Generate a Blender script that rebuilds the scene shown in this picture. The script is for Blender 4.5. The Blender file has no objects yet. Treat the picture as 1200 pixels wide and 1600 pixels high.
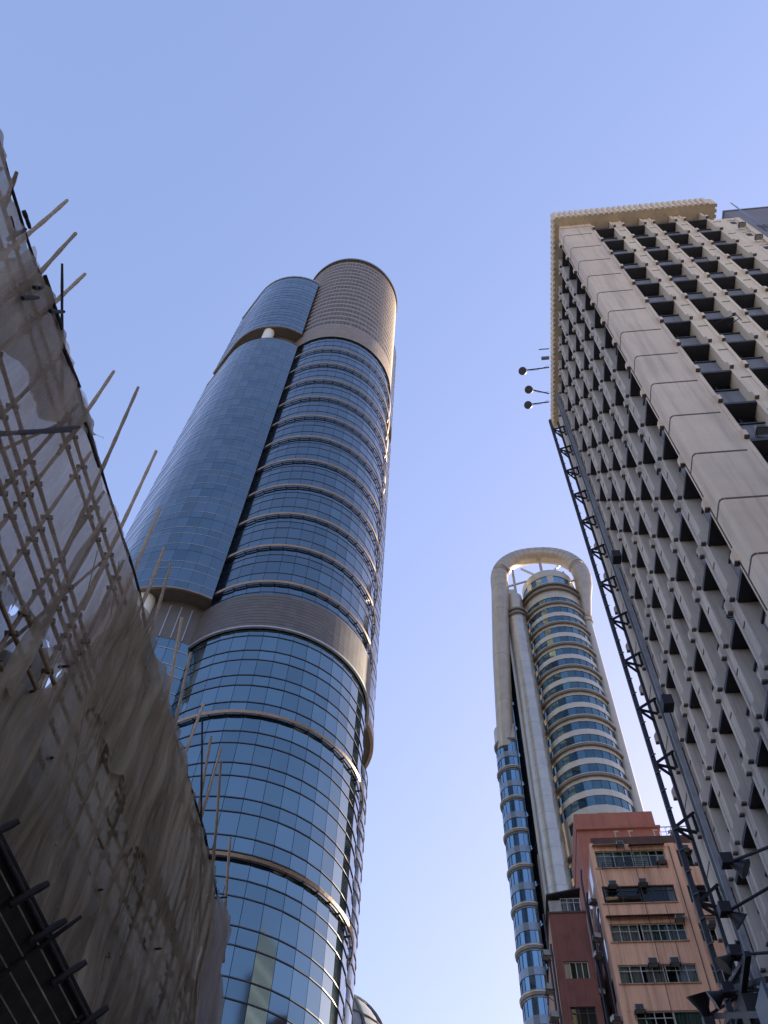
import bpy, math, random
from mathutils import Vector, Matrix, noise
random.seed(7)
R = math.radians
S = bpy.context.scene
COL = S.collection

# ------------------------------------------------------------------ camera, sky, sun, exposure
FPX, EYE = 1340.0, 1.5
def _basis():
    u = Vector((654-600, -(-15-800), -FPX)).normalized()
    f = Vector((0, 0, -1)); h = (f - f.dot(u)*u).normalized(); r = h.cross(u)
    a = R(9.0)
    return (math.cos(a)*r - math.sin(a)*h, math.sin(a)*r + math.cos(a)*h, u)
BX, BY, BZ = _basis()
cd = bpy.data.cameras.new("camera"); cam = bpy.data.objects.new("camera", cd); COL.objects.link(cam)
cd.sensor_fit = 'VERTICAL'; cd.sensor_height = 36.0; cd.lens = 36.0*FPX/1600.0
cd.clip_start = 0.1; cd.clip_end = 6000
cam.matrix_world = Matrix((BX, BY, BZ)).to_4x4(); cam.location = (0, 0, EYE)
S.camera = cam

SUN_AZ, SUN_EL = 43.0, 22.0          # azimuth clockwise from +Y
w = bpy.data.worlds.new("World"); S.world = w; w.use_nodes = True
nt = w.node_tree; nt.nodes.clear()
sky = nt.nodes.new('ShaderNodeTexSky'); sky.sky_type = 'NISHITA'; sky.sun_disc = False
sky.sun_elevation = R(SUN_EL); sky.sun_rotation = R(SUN_AZ)
sky.air_density = 1.0; sky.dust_density = 1.0; sky.ozone_density = 2.5
gam = nt.nodes.new('ShaderNodeGamma'); gam.inputs['Gamma'].default_value = 0.50
hsv = nt.nodes.new('ShaderNodeHueSaturation'); hsv.inputs['Saturation'].default_value = 1.38
mixc = nt.nodes.new('ShaderNodeMix'); mixc.data_type = 'RGBA'; mixc.blend_type = 'MULTIPLY'
mixc.inputs['Factor'].default_value = 1.0; mixc.inputs['B'].default_value = (1.09, 0.925, 1.07, 1)
bg = nt.nodes.new('ShaderNodeBackground'); bg.inputs['Strength'].default_value = 0.15
wo = nt.nodes.new('ShaderNodeOutputWorld')
nt.links.new(sky.outputs[0], gam.inputs['Color']); nt.links.new(gam.outputs[0], hsv.inputs['Color']); nt.links.new(hsv.outputs[0], mixc.inputs['A'])
nt.links.new(mixc.outputs['Result'], bg.inputs[0]); nt.links.new(bg.outputs[0], wo.inputs[0])
sl = bpy.data.lights.new("sun", 'SUN'); sun = bpy.data.objects.new("sun", sl); COL.objects.link(sun)
sl.energy = 4.8; sl.angle = R(0.5); sl.color = (1.0, 0.86, 0.66)
sd = Vector((math.sin(R(SUN_AZ))*math.cos(R(SUN_EL)), math.cos(R(SUN_AZ))*math.cos(R(SUN_EL)), math.sin(R(SUN_EL))))
sun.rotation_euler = sd.to_track_quat('Z', 'Y').to_euler(); sun.location = sd*400
S.view_settings.view_transform = 'Standard'; S.view_settings.look = 'None'
S.view_settings.exposure = 1.95; S.view_settings.gamma = 1.0
S.cycles.max_bounces = 8; S.cycles.transparent_max_bounces = 16
S.cycles.sample_clamp_indirect = 6.0

# ------------------------------------------------------------------ helpers
def P(px, py, x=None, y=None, z=None):
    """the point of the place at a known distance along one line of sight"""
    c = Vector((px-600, -(py-800), -FPX)); d = Vector((BX.dot(c), BY.dot(c), BZ.dot(c)))
    t = x/d.x if x is not None else (y/d.y if y is not None else (z-EYE)/d.z)
    return Vector((0, 0, EYE)) + d*t

def lin(c):
    return tuple(((v/12.92) if v <= 0.04045 else ((v+0.055)/1.055)**2.4) for v in c)

MATS = {}
def mat(name, c1, c2=None, rough=0.7, metal=0.0, scale=1.0, streak=0.0, streak_col=(0.06, 0.05, 0.045), bump=0.0,
        island=0.0, spec=0.5, detail=6.0, bscale=None, blotch=0.0, stretch=(1, 1, 1)):
    if name in MATS: return MATS[name]
    m = bpy.data.materials.new(name); m.use_nodes = True; MATS[name] = m
    n, l = m.node_tree.nodes, m.node_tree.links; n.clear()
    out = n.new('ShaderNodeOutputMaterial'); b = n.new('ShaderNodeBsdfPrincipled')
    b.inputs['Roughness'].default_value = rough; b.inputs['Metallic'].default_value = metal
    b.inputs['Specular IOR Level'].default_value = spec
    l.new(b.outputs[0], out.inputs[0])
    tc = n.new('ShaderNodeTexCoord')
    mp = n.new('ShaderNodeMapping'); mp.inputs['Scale'].default_value = stretch
    l.new(tc.outputs['Object'], mp.inputs[0])
    c2 = c2 or tuple(v*0.82 for v in c1)
    nz = n.new('ShaderNodeTexNoise'); nz.inputs['Scale'].default_value = scale; nz.inputs['Detail'].default_value = detail
    nz.inputs['Roughness'].default_value = 0.62
    l.new(mp.outputs[0], nz.inputs['Vector'])
    cr = n.new('ShaderNodeValToRGB'); cr.color_ramp.elements[0].position = 0.32; cr.color_ramp.elements[1].position = 0.68
    cr.color_ramp.elements[0].color = (*c2, 1); cr.color_ramp.elements[1].color = (*c1, 1)
    l.new(nz.outputs['Fac'], cr.inputs[0]); col = cr.outputs[0]
    if island:
        g = n.new('ShaderNodeNewGeometry'); mr = n.new('ShaderNodeMapRange')
        mr.inputs['To Min'].default_value = 1-island; mr.inputs['To Max'].default_value = 1+island
        l.new(g.outputs['Random Per Island'], mr.inputs['Value'])
        mx = n.new('ShaderNodeMix'); mx.data_type = 'RGBA'; mx.blend_type = 'MULTIPLY'; mx.inputs['Factor'].default_value = 1
        l.new(col, mx.inputs['A']); l.new(mr.outputs[0], mx.inputs['B']); col = mx.outputs['Result']
    if streak:
        mp2 = n.new('ShaderNodeMapping'); mp2.inputs['Scale'].default_value = (2.6, 2.6, 0.12)
        l.new(tc.outputs['Object'], mp2.inputs[0])
        n2 = n.new('ShaderNodeTexNoise'); n2.inputs['Scale'].default_value = 1.0; n2.inputs['Detail'].default_value = 8; n2.inputs['Roughness'].default_value = 0.7
        l.new(mp2.outputs[0], n2.inputs['Vector'])
        r2 = n.new('ShaderNodeValToRGB'); r2.color_ramp.elements[0].position = 0.48; r2.color_ramp.elements[1].position = 0.76
        r2.color_ramp.elements[0].color = (0, 0, 0, 1); r2.color_ramp.elements[1].color = (streak, streak, streak, 1)
        l.new(n2.outputs['Fac'], r2.inputs[0])
        mx = n.new('ShaderNodeMix'); mx.data_type = 'RGBA'; mx.inputs['B'].default_value = (*streak_col, 1)
        l.new(r2.outputs[0], mx.inputs['Factor']); l.new(col, mx.inputs['A']); col = mx.outputs['Result']
    if blotch:
        n3 = n.new('ShaderNodeTexNoise'); n3.inputs['Scale'].default_value = 0.35; n3.inputs['Detail'].default_value = 9; n3.inputs['Roughness'].default_value = 0.7
        l.new(tc.outputs['Object'], n3.inputs['Vector'])
        r3 = n.new('ShaderNodeValToRGB'); r3.color_ramp.elements[0].position = 0.5; r3.color_ramp.elements[1].position = 0.75
        r3.color_ramp.elements[0].color = (0, 0, 0, 1); r3.color_ramp.elements[1].color = (blotch, blotch, blotch, 1)
        l.new(n3.outputs['Fac'], r3.inputs[0])
        mx = n.new('ShaderNodeMix'); mx.data_type = 'RGBA'; mx.inputs['B'].default_value = (*tuple(v*0.45 for v in c1), 1)
        l.new(r3.outputs[0], mx.inputs['Factor']); l.new(col, mx.inputs['A']); col = mx.outputs['Result']
    l.new(col, b.inputs['Base Color'])
    if bump:
        nb = n.new('ShaderNodeTexNoise'); nb.inputs['Scale'].default_value = bscale or scale*6; nb.inputs['Detail'].default_value = 5
        l.new(mp.outputs[0], nb.inputs['Vector'])
        bp = n.new('ShaderNodeBump'); bp.inputs['Strength'].default_value = bump; bp.inputs['Distance'].default_value = 0.05
        l.new(nb.outputs['Fac'], bp.inputs['Height']); l.new(bp.outputs[0], b.inputs['Normal'])
    return m

def vary(name, amount):
    """each object of this material gets its own shade"""
    m = MATS[name]; n, l = m.node_tree.nodes, m.node_tree.links
    b = [x for x in n if x.type == 'BSDF_PRINCIPLED'][0]; src = b.inputs['Base Color'].links[0].from_socket
    oi = n.new('ShaderNodeObjectInfo'); mr = n.new('ShaderNodeMapRange'); mr.inputs['To Min'].default_value = 1-amount; mr.inputs['To Max'].default_value = 1+amount
    l.new(oi.outputs['Random'], mr.inputs['Value'])
    mx = n.new('ShaderNodeMix'); mx.data_type = 'RGBA'; mx.blend_type = 'MULTIPLY'; mx.inputs['Factor'].default_value = 1
    l.new(src, mx.inputs['A']); l.new(mr.outputs[0], mx.inputs['B']); l.new(mx.outputs['Result'], b.inputs['Base Color'])

def clear_glass(name, tint, refl=0.25):
    m = bpy.data.materials.new(name); m.use_nodes = True; MATS[name] = m
    n, l = m.node_tree.nodes, m.node_tree.links; n.clear()
    out = n.new('ShaderNodeOutputMaterial'); mx = n.new('ShaderNodeMixShader')
    t = n.new('ShaderNodeBsdfTransparent'); t.inputs[0].default_value = (*tint, 1)
    g = n.new('ShaderNodeBsdfGlossy'); g.inputs['Roughness'].default_value = 0.03; g.inputs['Color'].default_value = (0.9, 0.95, 1, 1)
    lw = n.new('ShaderNodeLayerWeight'); lw.inputs['Blend'].default_value = refl
    l.new(lw.outputs['Fresnel'], mx.inputs[0]); l.new(t.outputs[0], mx.inputs[1]); l.new(g.outputs[0], mx.inputs[2])
    l.new(mx.outputs[0], out.inputs[0]); return m

def net_mat(name, c1, c2, opaque, trans, scale=0.5, tcol=None, lo=0.35, hi=0.7, tear=None):
    """woven sheet: part see-through, part translucent, uneven in density"""
    m = bpy.data.materials.new(name); m.use_nodes = True; MATS[name] = m
    n, l = m.node_tree.nodes, m.node_tree.links; n.clear()
    out = n.new('ShaderNodeOutputMaterial'); tc = n.new('ShaderNodeTexCoord')
    mp = n.new('ShaderNodeMapping'); mp.inputs['Scale'].default_value = (1, 3.6, 0.5); l.new(tc.outputs['Object'], mp.inputs[0])
    nz = n.new('ShaderNodeTexNoise'); nz.inputs['Scale'].default_value = scale; nz.inputs['Detail'].default_value = 10; nz.inputs['Roughness'].default_value = 0.66
    nz.inputs['Distortion'].default_value = 0.6
    l.new(mp.outputs[0], nz.inputs['Vector'])
    cr = n.new('ShaderNodeValToRGB'); cr.color_ramp.elements[0].position = lo; cr.color_ramp.elements[1].position = hi
    cr.color_ramp.elements[0].color = (*c2, 1); cr.color_ramp.elements[1].color = (*c1, 1); l.new(nz.outputs['Fac'], cr.inputs[0])
    d = n.new('ShaderNodeBsdfDiffuse'); l.new(cr.outputs[0], d.inputs[0])
    t = n.new('ShaderNodeBsdfTranslucent')
    if tcol: t.inputs[0].default_value = (*tcol, 1)
    else: l.new(cr.outputs[0], t.inputs[0])
    m1 = n.new('ShaderNodeMixShader'); m1.inputs[0].default_value = trans
    l.new(d.outputs[0], m1.inputs[1]); l.new(t.outputs[0], m1.inputs[2])
    tp = n.new('ShaderNodeBsdfTransparent')
    mr = n.new('ShaderNodeMapRange'); mr.inputs['From Min'].default_value = 0.3; mr.inputs['From Max'].default_value = 0.7
    mr.inputs['To Min'].default_value = opaque[0]; mr.inputs['To Max'].default_value = opaque[1]
    l.new(nz.outputs['Fac'], mr.inputs['Value'])
    al = mr.outputs[0]
    if tear:
        mp3 = n.new('ShaderNodeMapping'); mp3.inputs['Scale'].default_value = (1, 1.5, 0.5); mp3.inputs['Location'].default_value = (3, 7, 1); l.new(tc.outputs['Object'], mp3.inputs[0])
        n3 = n.new('ShaderNodeTexNoise'); n3.inputs['Scale'].default_value = tear[1]; n3.inputs['Detail'].default_value = 3; l.new(mp3.outputs[0], n3.inputs['Vector'])
        lt = n.new('ShaderNodeMath'); lt.operation = 'LESS_THAN'; lt.inputs[1].default_value = tear[0]; l.new(n3.outputs['Fac'], lt.inputs[0])
        mm = n.new('ShaderNodeMath'); mm.operation = 'MULTIPLY'; l.new(lt.outputs[0], mm.inputs[0]); l.new(al, mm.inputs[1]); al = mm.outputs[0]
    m2 = n.new('ShaderNodeMixShader'); l.new(al, m2.inputs[0]); l.new(tp.outputs[0], m2.inputs[1]); l.new(m1.outputs[0], m2.inputs[2])
    l.new(m2.outputs[0], out.inputs[0]); return m

def wpos(o):
    v = Vector((0, 0, 0))
    while o is not None: v = v + o.location; o = o.parent
    return v

class MB:
    def __init__(s): s.v = []; s.f = []
    def face(s, *pts):
        k = len(s.v); s.v += [tuple(p) for p in pts]; s.f.append(tuple(range(k, k+len(pts)))); return s
    def hexa(s, b, t):
        k = len(s.v); n = len(b); s.v += [tuple(p) for p in b] + [tuple(p) for p in t]
        s.f.append(tuple(k+i for i in reversed(range(n)))); s.f.append(tuple(k+n+i for i in range(n)))
        for i in range(n):
            j = (i+1) % n; s.f.append((k+i, k+j, k+n+j, k+n+i))
        return s
    def box(s, x0, x1, y0, y1, z0, z1):
        return s.hexa([(x0, y0, z0), (x1, y0, z0), (x1, y1, z0), (x0, y1, z0)], [(x0, y0, z1), (x1, y0, z1), (x1, y1, z1), (x0, y1, z1)])
    def prism(s, pts, axis, a, b):
        """2-D outline swept along an axis"""
        def mk(p, t):
            if axis == 'x': return (t, p[0], p[1])
            if axis == 'y': return (p[0], t, p[1])
            return (p[0], p[1], t)
        return s.hexa([mk(p, a) for p in pts], [mk(p, b) for p in pts])
    def bar(s, p, q, wd, ht=None, up=(0, 0, 1)):
        p = Vector(p); q = Vector(q); d = (q-p).normalized(); u = Vector(up)
        if abs(d.dot(u)) > 0.97: u = Vector((1, 0, 0))
        a = d.cross(u).normalized()*wd/2; c = d.cross(a).normalized()*(ht or wd)/2
        return s.hexa([p-a-c, p+a-c, p+a+c, p-a+c], [q-a-c, q+a-c, q+a+c, q-a+c])
    def tube(s, pts, r, n=8, caps=True):
        pts = [Vector(p) for p in pts]; rr = r if isinstance(r, (list, tuple)) else [r]*len(pts); k = len(s.v)
        for i, p in enumerate(pts):
            d = (pts[min(i+1, len(pts)-1)] - pts[max(i-1, 0)]).normalized()
            u = Vector((0, 0, 1)) if abs(d.z) < 0.95 else Vector((0, 1, 0))
            a = d.cross(u).normalized(); c = a.cross(d).normalized()
            for j in range(n):
                t = 2*math.pi*j/n; s.v.append(tuple(p + (a*math.cos(t)+c*math.sin(t))*rr[i]))
        for i in range(len(pts)-1):
            for j in range(n):
                j2 = (j+1) % n; s.f.append((k+i*n+j, k+i*n+j2, k+(i+1)*n+j2, k+(i+1)*n+j))
        if caps:
            s.f.append(tuple(k+j for j in reversed(range(n)))); s.f.append(tuple(k+(len(pts)-1)*n+j for j in range(n)))
        return s
    def ribbon(s, path, i0, o0, z0, z1, i1=None, o1=None):
        """solid strip following a plan path: from offset i0 to o0 (outwards), from z0 to z1"""
        A, B = offs(path, i0), offs(path, o0); C = offs(path, i0 if i1 is None else i1); D = offs(path, o0 if o1 is None else o1)
        k = len(s.v); n = len(path)
        for i in range(n): s.v += [(A[i][0], A[i][1], z0), (B[i][0], B[i][1], z0), (D[i][0], D[i][1], z1), (C[i][0], C[i][1], z1)]
        for i in range(n-1):
            a, b = k+4*i, k+4*i+4
            for j in range(4):
                j2 = (j+1) % 4; s.f.append((a+j, a+j2, b+j2, b+j))
        s.f.append((k+3, k+2, k+1, k)); e = k+4*(n-1); s.f.append((e, e+1, e+2, e+3)); return s
    def skin(s, path, off, z0, z1):
        A = offs(path, off)
        for i in range(len(A)-1):
            s.face((*A[i], z0), (*A[i+1], z0), (*A[i+1], z1), (*A[i], z1))
        return s
    def cap(s, path, off, z, center):
        A = offs(path, off); k = len(s.v); s.v += [(p[0], p[1], z) for p in A] + [(center[0], center[1], z)]
        for i in range(len(A)-1): s.f.append((k+i, k+i+1, k+len(A)))
        return s
    def panes(s, path, off, z0, z1, gap=0.05, tilt=0.004):
        A = offs(path, off)
        for i in range(len(A)-1):
            a = Vector((*A[i], 0)); b = Vector((*A[i+1], 0)); d = b-a
            if d.length < 0.2: continue
            d.normalize(); nrm = Vector((d.y, -d.x, 0)); a2 = a+d*gap/2; b2 = b-d*gap/2
            t1 = random.gauss(0, tilt)*(z1-z0); t2 = random.gauss(0, tilt)*(b-a).length/2
            f = lambda p, z, t: tuple(Vector((p.x, p.y, z))+nrm*t)
            s.face(f(a2, z0+gap/2, -t2), f(b2, z0+gap/2, t2), f(b2, z1-gap/2, t2+t1), f(a2, z1-gap/2, -t2+t1))
        return s
    def build(s, name, m, parent=None, smooth=False, kind=None, label=None):
        off = wpos(parent) if parent is not None else Vector((0, 0, 0))
        me = bpy.data.meshes.new(name)
        me.from_pydata([tuple(Vector(p)-off) for p in s.v], [], s.f); me.update()
        if smooth:
            me.shade_smooth()
            me.set_sharp_from_angle(angle=R(40))
        o = bpy.data.objects.new(name, me); COL.objects.link(o)
        if m is not None: me.materials.append(m if not isinstance(m, str) else MATS[m])
        if parent is not None: o.parent = parent
        if kind: o['kind'] = kind
        if label: o['label'] = label
        return o

def build_multi(name, parts, parent=None, smooth=False, kind=None, label=None):
    a = MB(); idx = []; ms = []
    for i, (b, m) in enumerate(parts):
        k = len(a.v); a.v += b.v; a.f += [tuple(k+j for j in f) for f in b.f]; idx += [i]*len(b.f); ms.append(MATS[m] if isinstance(m, str) else m)
    o = a.build(name, ms[0], parent, smooth, kind, label)
    for m in ms[1:]: o.data.materials.append(m)
    if len(o.data.polygons) == len(idx): o.data.polygons.foreach_set('material_index', idx)
    return o

def offs(path, d):
    """offset a plan path to its right-hand side (outwards) by d"""
    n = len(path); out = []
    for i in range(n):
        a = Vector(path[max(i-1, 0)]); b = Vector(path[min(i+1, n-1)]); p = Vector(path[i])
        t = (b-a).normalized(); nr = Vector((t.y, -t.x)); k = 1.0
        if 0 < i < n-1:
            t1 = (p-a).normalized(); n1 = Vector((t1.y, -t1.x)); k = 1/max(0.5, nr.dot(n1))
        q = p+nr*d*k; out.append((q.x, q.y))
    return out
def arc(c, r, a0, a1, step):
    n = max(2, int(round(abs(a1-a0)/step)))
    return [(c[0]+r*math.cos(R(a0+(a1-a0)*i/n)), c[1]+r*math.sin(R(a0+(a1-a0)*i/n))) for i in range(n+1)]
def resample(path, step):
    out = [path[0]]
    for a, b in zip(path, path[1:]):
        L = math.dist(a, b); n = max(1, int(round(L/step)))
        for i in range(1, n+1): out.append((a[0]+(b[0]-a[0])*i/n, a[1]+(b[1]-a[1])*i/n))
    return out
def thing(name, label, cat, loc=(0, 0, 0), group=None):
    o = bpy.data.objects.new(name, None); COL.objects.link(o); o.location = loc; o.empty_display_size = 0.5
    o['label'] = label; o['category'] = cat
    if group: o['group'] = group
    return o
def copy_tree(o, loc=None, parent=None):
    c = o.copy(); COL.objects.link(c)
    if parent is not None: c.parent = parent
    if loc is not None: c.location = loc
    for ch in list(o.children): copy_tree(ch, None, c)
    return c
def structure(name, mb, m):
    o = mb.build(name, m); o['kind'] = 'structure'; return o

# ------------------------------------------------------------------ materials
mat('asphalt', (0.055, 0.055, 0.058), (0.04, 0.04, 0.042), 0.9, scale=3, bump=0.4)
mat('paving', (0.25, 0.24, 0.22), (0.19, 0.18, 0.17), 0.85, scale=1.2)
mat('road_paint', (0.75, 0.73, 0.68), (0.6, 0.58, 0.54), 0.7, scale=4)
mat('earth', (0.16, 0.15, 0.13), (0.11, 0.105, 0.09), 0.95, scale=0.05)
GL = mat('blue_mirror_glass', (0.17, 0.25, 0.285), (0.145, 0.215, 0.25), 0.07, 1.0, scale=0.06, island=0.12, bump=0.02, bscale=0.25)
GL2 = mat('dim_mirror_glass', (0.145, 0.20, 0.23), (0.12, 0.17, 0.20), 0.09, 1.0, scale=0.06, island=0.12, bump=0.02, bscale=0.25)
mat('dark_backing', (0.02, 0.025, 0.035), (0.015, 0.018, 0.025), 0.5, scale=0.3)
mat('dark_mullion', (0.07, 0.065, 0.07), None, 0.4, 0.4, scale=2)
mat('pale_mullion', (0.42, 0.44, 0.47), None, 0.45, 0.3, scale=2)
mat('bronze_rail', (0.30, 0.225, 0.17), (0.24, 0.18, 0.135), 0.38, 0.55, scale=1.0)
mat('tan_panel', (0.29, 0.225, 0.165), (0.25, 0.195, 0.14), 0.5, 0.25, scale=0.6, island=0.08)
mat('grey_panel', (0.135, 0.118, 0.104), (0.11, 0.097, 0.086), 0.55, 0.15, scale=0.6, island=0.10)
mat('grey_soffit', (0.13, 0.115, 0.10), (0.10, 0.09, 0.08), 0.7, scale=0.8)
mat('cream_column', (0.80, 0.76, 0.67), (0.74, 0.70, 0.61), 0.45, scale=0.8)
mat('crown_panel', (0.17, 0.14, 0.118), (0.13, 0.11, 0.095), 0.3, 0.25, scale=0.5, island=0.25)
mat('crown_fin', (0.36, 0.295, 0.23), (0.32, 0.26, 0.205), 0.45, 0.0, scale=0.8)
mat('roof_grey', (0.2, 0.2, 0.2), None, 0.9, scale=0.5)
CON = mat('painted_concrete', (0.80, 0.635, 0.465), (0.71, 0.56, 0.41), 0.85, scale=0.45, streak=0.65, streak_col=(0.33, 0.27, 0.22), blotch=0.22, bump=0.12, bscale=9)
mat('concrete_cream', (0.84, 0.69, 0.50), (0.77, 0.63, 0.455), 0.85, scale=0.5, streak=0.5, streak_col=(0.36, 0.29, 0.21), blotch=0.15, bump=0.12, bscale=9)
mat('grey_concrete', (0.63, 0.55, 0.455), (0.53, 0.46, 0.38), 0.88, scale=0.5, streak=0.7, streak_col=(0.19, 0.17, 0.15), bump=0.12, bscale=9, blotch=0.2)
mat('stained_bracket', (0.17, 0.14, 0.13), (0.11, 0.09, 0.085), 0.9, scale=3)
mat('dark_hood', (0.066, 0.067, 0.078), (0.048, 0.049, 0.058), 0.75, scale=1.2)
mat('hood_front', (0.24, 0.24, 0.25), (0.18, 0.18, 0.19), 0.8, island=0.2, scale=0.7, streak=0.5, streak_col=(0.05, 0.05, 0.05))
mat('dark_pane', (0.02, 0.023, 0.032), (0.012, 0.014, 0.02), 0.08, scale=0.6, spec=0.7)
mat('groove', (0.15, 0.125, 0.11), None, 0.9, scale=3)
mat('steel_dark', (0.055, 0.058, 0.07), (0.04, 0.042, 0.05), 0.55, 0.5, scale=3)
mat('steel_pale', (0.33, 0.34, 0.36), (0.24, 0.25, 0.26), 0.5, 0.5, scale=2, streak=0.5)
mat('lamp_black', (0.03, 0.03, 0.035), None, 0.5, 0.3, scale=3)
mat('lamp_grey', (0.13, 0.13, 0.14), None, 0.5, 0.3, scale=3)
mat('grey_tower_wall', (0.23, 0.22, 0.24), (0.20, 0.19, 0.21), 0.85, scale=0.3)
mat('ac_white', (0.42, 0.41, 0.38), (0.3, 0.29, 0.27), 0.6, scale=4, streak=0.4)
mat('ac_grille', (0.06, 0.06, 0.06), None, 0.7, scale=5)
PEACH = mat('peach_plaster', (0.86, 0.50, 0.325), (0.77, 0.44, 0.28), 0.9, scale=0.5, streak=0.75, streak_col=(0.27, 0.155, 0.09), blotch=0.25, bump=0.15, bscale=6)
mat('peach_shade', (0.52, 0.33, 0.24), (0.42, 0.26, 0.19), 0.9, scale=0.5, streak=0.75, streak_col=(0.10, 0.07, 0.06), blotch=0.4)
RED = mat('red_plaster', (0.42, 0.16, 0.11), (0.34, 0.125, 0.09), 0.9, scale=0.6, streak=0.4, streak_col=(0.10, 0.04, 0.035))
mat('dark_red_plaster', (0.26, 0.10, 0.075), (0.17, 0.068, 0.052), 0.9, scale=0.7, streak=0.6, streak_col=(0.04, 0.022, 0.02), blotch=0.5)
mat('rust', (0.13, 0.065, 0.045), (0.07, 0.045, 0.04), 0.9, scale=2)
mat('frame_green', (0.33, 0.40, 0.33), (0.26, 0.32, 0.27), 0.6, scale=3)
mat('frame_white', (0.55, 0.54, 0.49), (0.42, 0.41, 0.38), 0.6, scale=3)
mat('frame_dark', (0.05, 0.052, 0.055), None, 0.6, scale=3)
mat('room_dark', (0.035, 0.034, 0.03), None, 0.9, scale=1)
mat('curtain', (0.40, 0.39, 0.35), (0.26, 0.26, 0.24), 0.9, scale=1.5, stretch=(6, 6, 0.4))
mat('curtain_green', (0.10, 0.16, 0.11), (0.06, 0.10, 0.07), 0.9, scale=1.5, stretch=(6, 6, 0.4))
mat('board_green', (0.09, 0.16, 0.12), (0.07, 0.13, 0.10), 0.5, scale=1.0)
mat('plant', (0.06, 0.10, 0.035), (0.035, 0.06, 0.025), 0.8, scale=6)
WGL = clear_glass('window_glass', (0.70, 0.76, 0.74), 0.3)
# ------------------------------------------------------------------ ground
structure('ground', MB().face((-1500, -1500, -0.02), (1500, -1500, -0.02), (1500, 1500, -0.02), (-1500, 1500, -0.02)), 'earth')
structure('road', MB().box(-6.0, 5.2, -160, 300, -0.3, 0.0), 'asphalt')
pv = MB(); pv.box(-9.6, -6.0, -160, 300, -0.3, 0.13); pv.box(5.2, 8.4, -160, 300, -0.3, 0.13)
structure('pavement', pv, 'paving')
mk = MB()
for k in range(46): mk.face((-0.47, -150+k*9, 0.004), (-0.33, -150+k*9, 0.004), (-0.33, -146+k*9, 0.004), (-0.47, -146+k*9, 0.004))
structure('road_marking', mk, 'road_paint')

# ------------------------------------------------------------------ glass office tower (three rounded lobes)
CM, RM = (-26.5, 79.0), 13.2
tw = thing('office_tower', 'tall blue glass office tower of rounded lobes ringed by bronze rails', 'skyscraper', (CM[0], CM[1], 0))
main = arc(CM, RM, -188, 75, 8.1)
mainfine = arc(CM, RM, -188, 75, 4.05)
rail_path = arc(CM, RM, -131, 70, 2.7)
RAILS = [16.5, 34.0, 51.95, 70.0] + [94.3+8.75*k for k in range(11)]
def floor_rows(z0, z1, base):
    """(z low, z high) of the glass rows between two heights: a tall row and a short one per storey"""
    out = []; k = math.floor((z0-base)/4.4)-1; cuts = []
    while base+4.4*k < z1:
        for q in (base+4.4*k, base+4.4*k+1.7):
            if z0+0.25 < q < z1-0.25: cuts.append(q)
        k += 1
    cuts = [z0]+cuts+[z1]
    return list(zip(cuts, cuts[1:]))
# core behind the glass
core = MB(); core.skin(mainfine, -0.35, 0, 255); core.build('core', 'dark_backing', tw)
def glass_module(path, off, z0, z1, base, m, mull, bar=0.10, depth=0.12, name='glass_band', gap=0.05):
    g = MB(); u = MB()
    rows = floor_rows(z0, z1, base)
    for a, b in rows: g.panes(path, off, a+0.02, b-0.02, gap=gap, tilt=0.002)
    for a, b in rows[1:]: u.ribbon(path, off-0.05, off+depth, a-bar/2, a+bar/2)
    return build_multi(name, [(g, m), (u, mull)], tw)
edges = [4.0, 16.5, 34.0, 51.95, 70.0, 85.0]
for a, b in zip(edges, edges[1:]): glass_module(main, 0, a, b, 52.65, GL, 'dark_mullion', 0.10, 0.08)
edges = [91.65]+[94.3+8.75*k for k in range(11)]+[189.8]
for a, b in zip(edges, edges[1:]): glass_module(main, 0, a, b, 94.3+0.9, GL2, 'dark_mullion', 0.11, 0.05)
# outrigger rails
for z in RAILS:
    rl_ = MB().ribbon(rail_path, 0.30, 0.42, z-0.13, z+0.17, 0.30, 0.54)
    q = MB(); q.ribbon(rail_path, 0.01, 0.06, z-0.10, z+0.06)
    o2 = offs(rail_path, 0.05); o3 = offs(rail_path, 0.33)
    for i in range(0, len(rail_path), 3): q.bar((*o2[i], z-0.10), (*o3[i], z-0.02), 0.14, 0.16)
    build_multi('rail', [(rl_, 'bronze_rail'), (q, 'dark_mullion')], tw)
# panel bands
def panel_band(path, off, z0, z1, nrow, m, name='panel_band', thick=0.3):
    b = MB(); h = (z1-z0)/nrow
    for i in range(nrow):
        b.skin(path, off, z0+i*h+0.04, z0+(i+1)*h-0.04)
    k = MB().ribbon(path, off-thick, off-0.02, z0+0.01, z1-0.01)
    return build_multi(name, [(b, m), (k, 'dark_backing')], tw)
panel_band(mainfine, 0.34, 85.0, 91.65, 11, 'grey_panel')
e = MB(); e.ribbon(mainfine, 0.1, 0.42, 84.75, 84.98); e.build('band_trim', 'pale_mullion', tw)
panel_band(mainfine, 0.30, 189.8, 198.3, 6, 'tan_panel')
# crown
cb = MB()
for i in range(18):
    z = 198.5+i*3.17
    cb.panes(mainfine, 0.05, z+0.15, z+1.55, gap=0.12, tilt=0.004); cb.panes(mainfine, 0.05, z+1.6, z+3.0, gap=0.12, tilt=0.004)
cb.build('crown_cladding', 'crown_panel', tw)
for i in range(19):
    z = 198.5+i*3.17
    MB().ribbon(arc(CM, RM, -186, 74, 3.0), 0.04, 0.10, z-0.26, z+0.16, 0.04, 0.27).build('crown_fin', 'crown_fin', tw)
MB().cap(mainfine, 0.3, 255.9, CM).build('roof', 'roof_grey', tw)
MB().ribbon(mainfine, -0.2, 0.5, 255.2, 256.3).build('parapet', 'crown_panel', tw)

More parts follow.
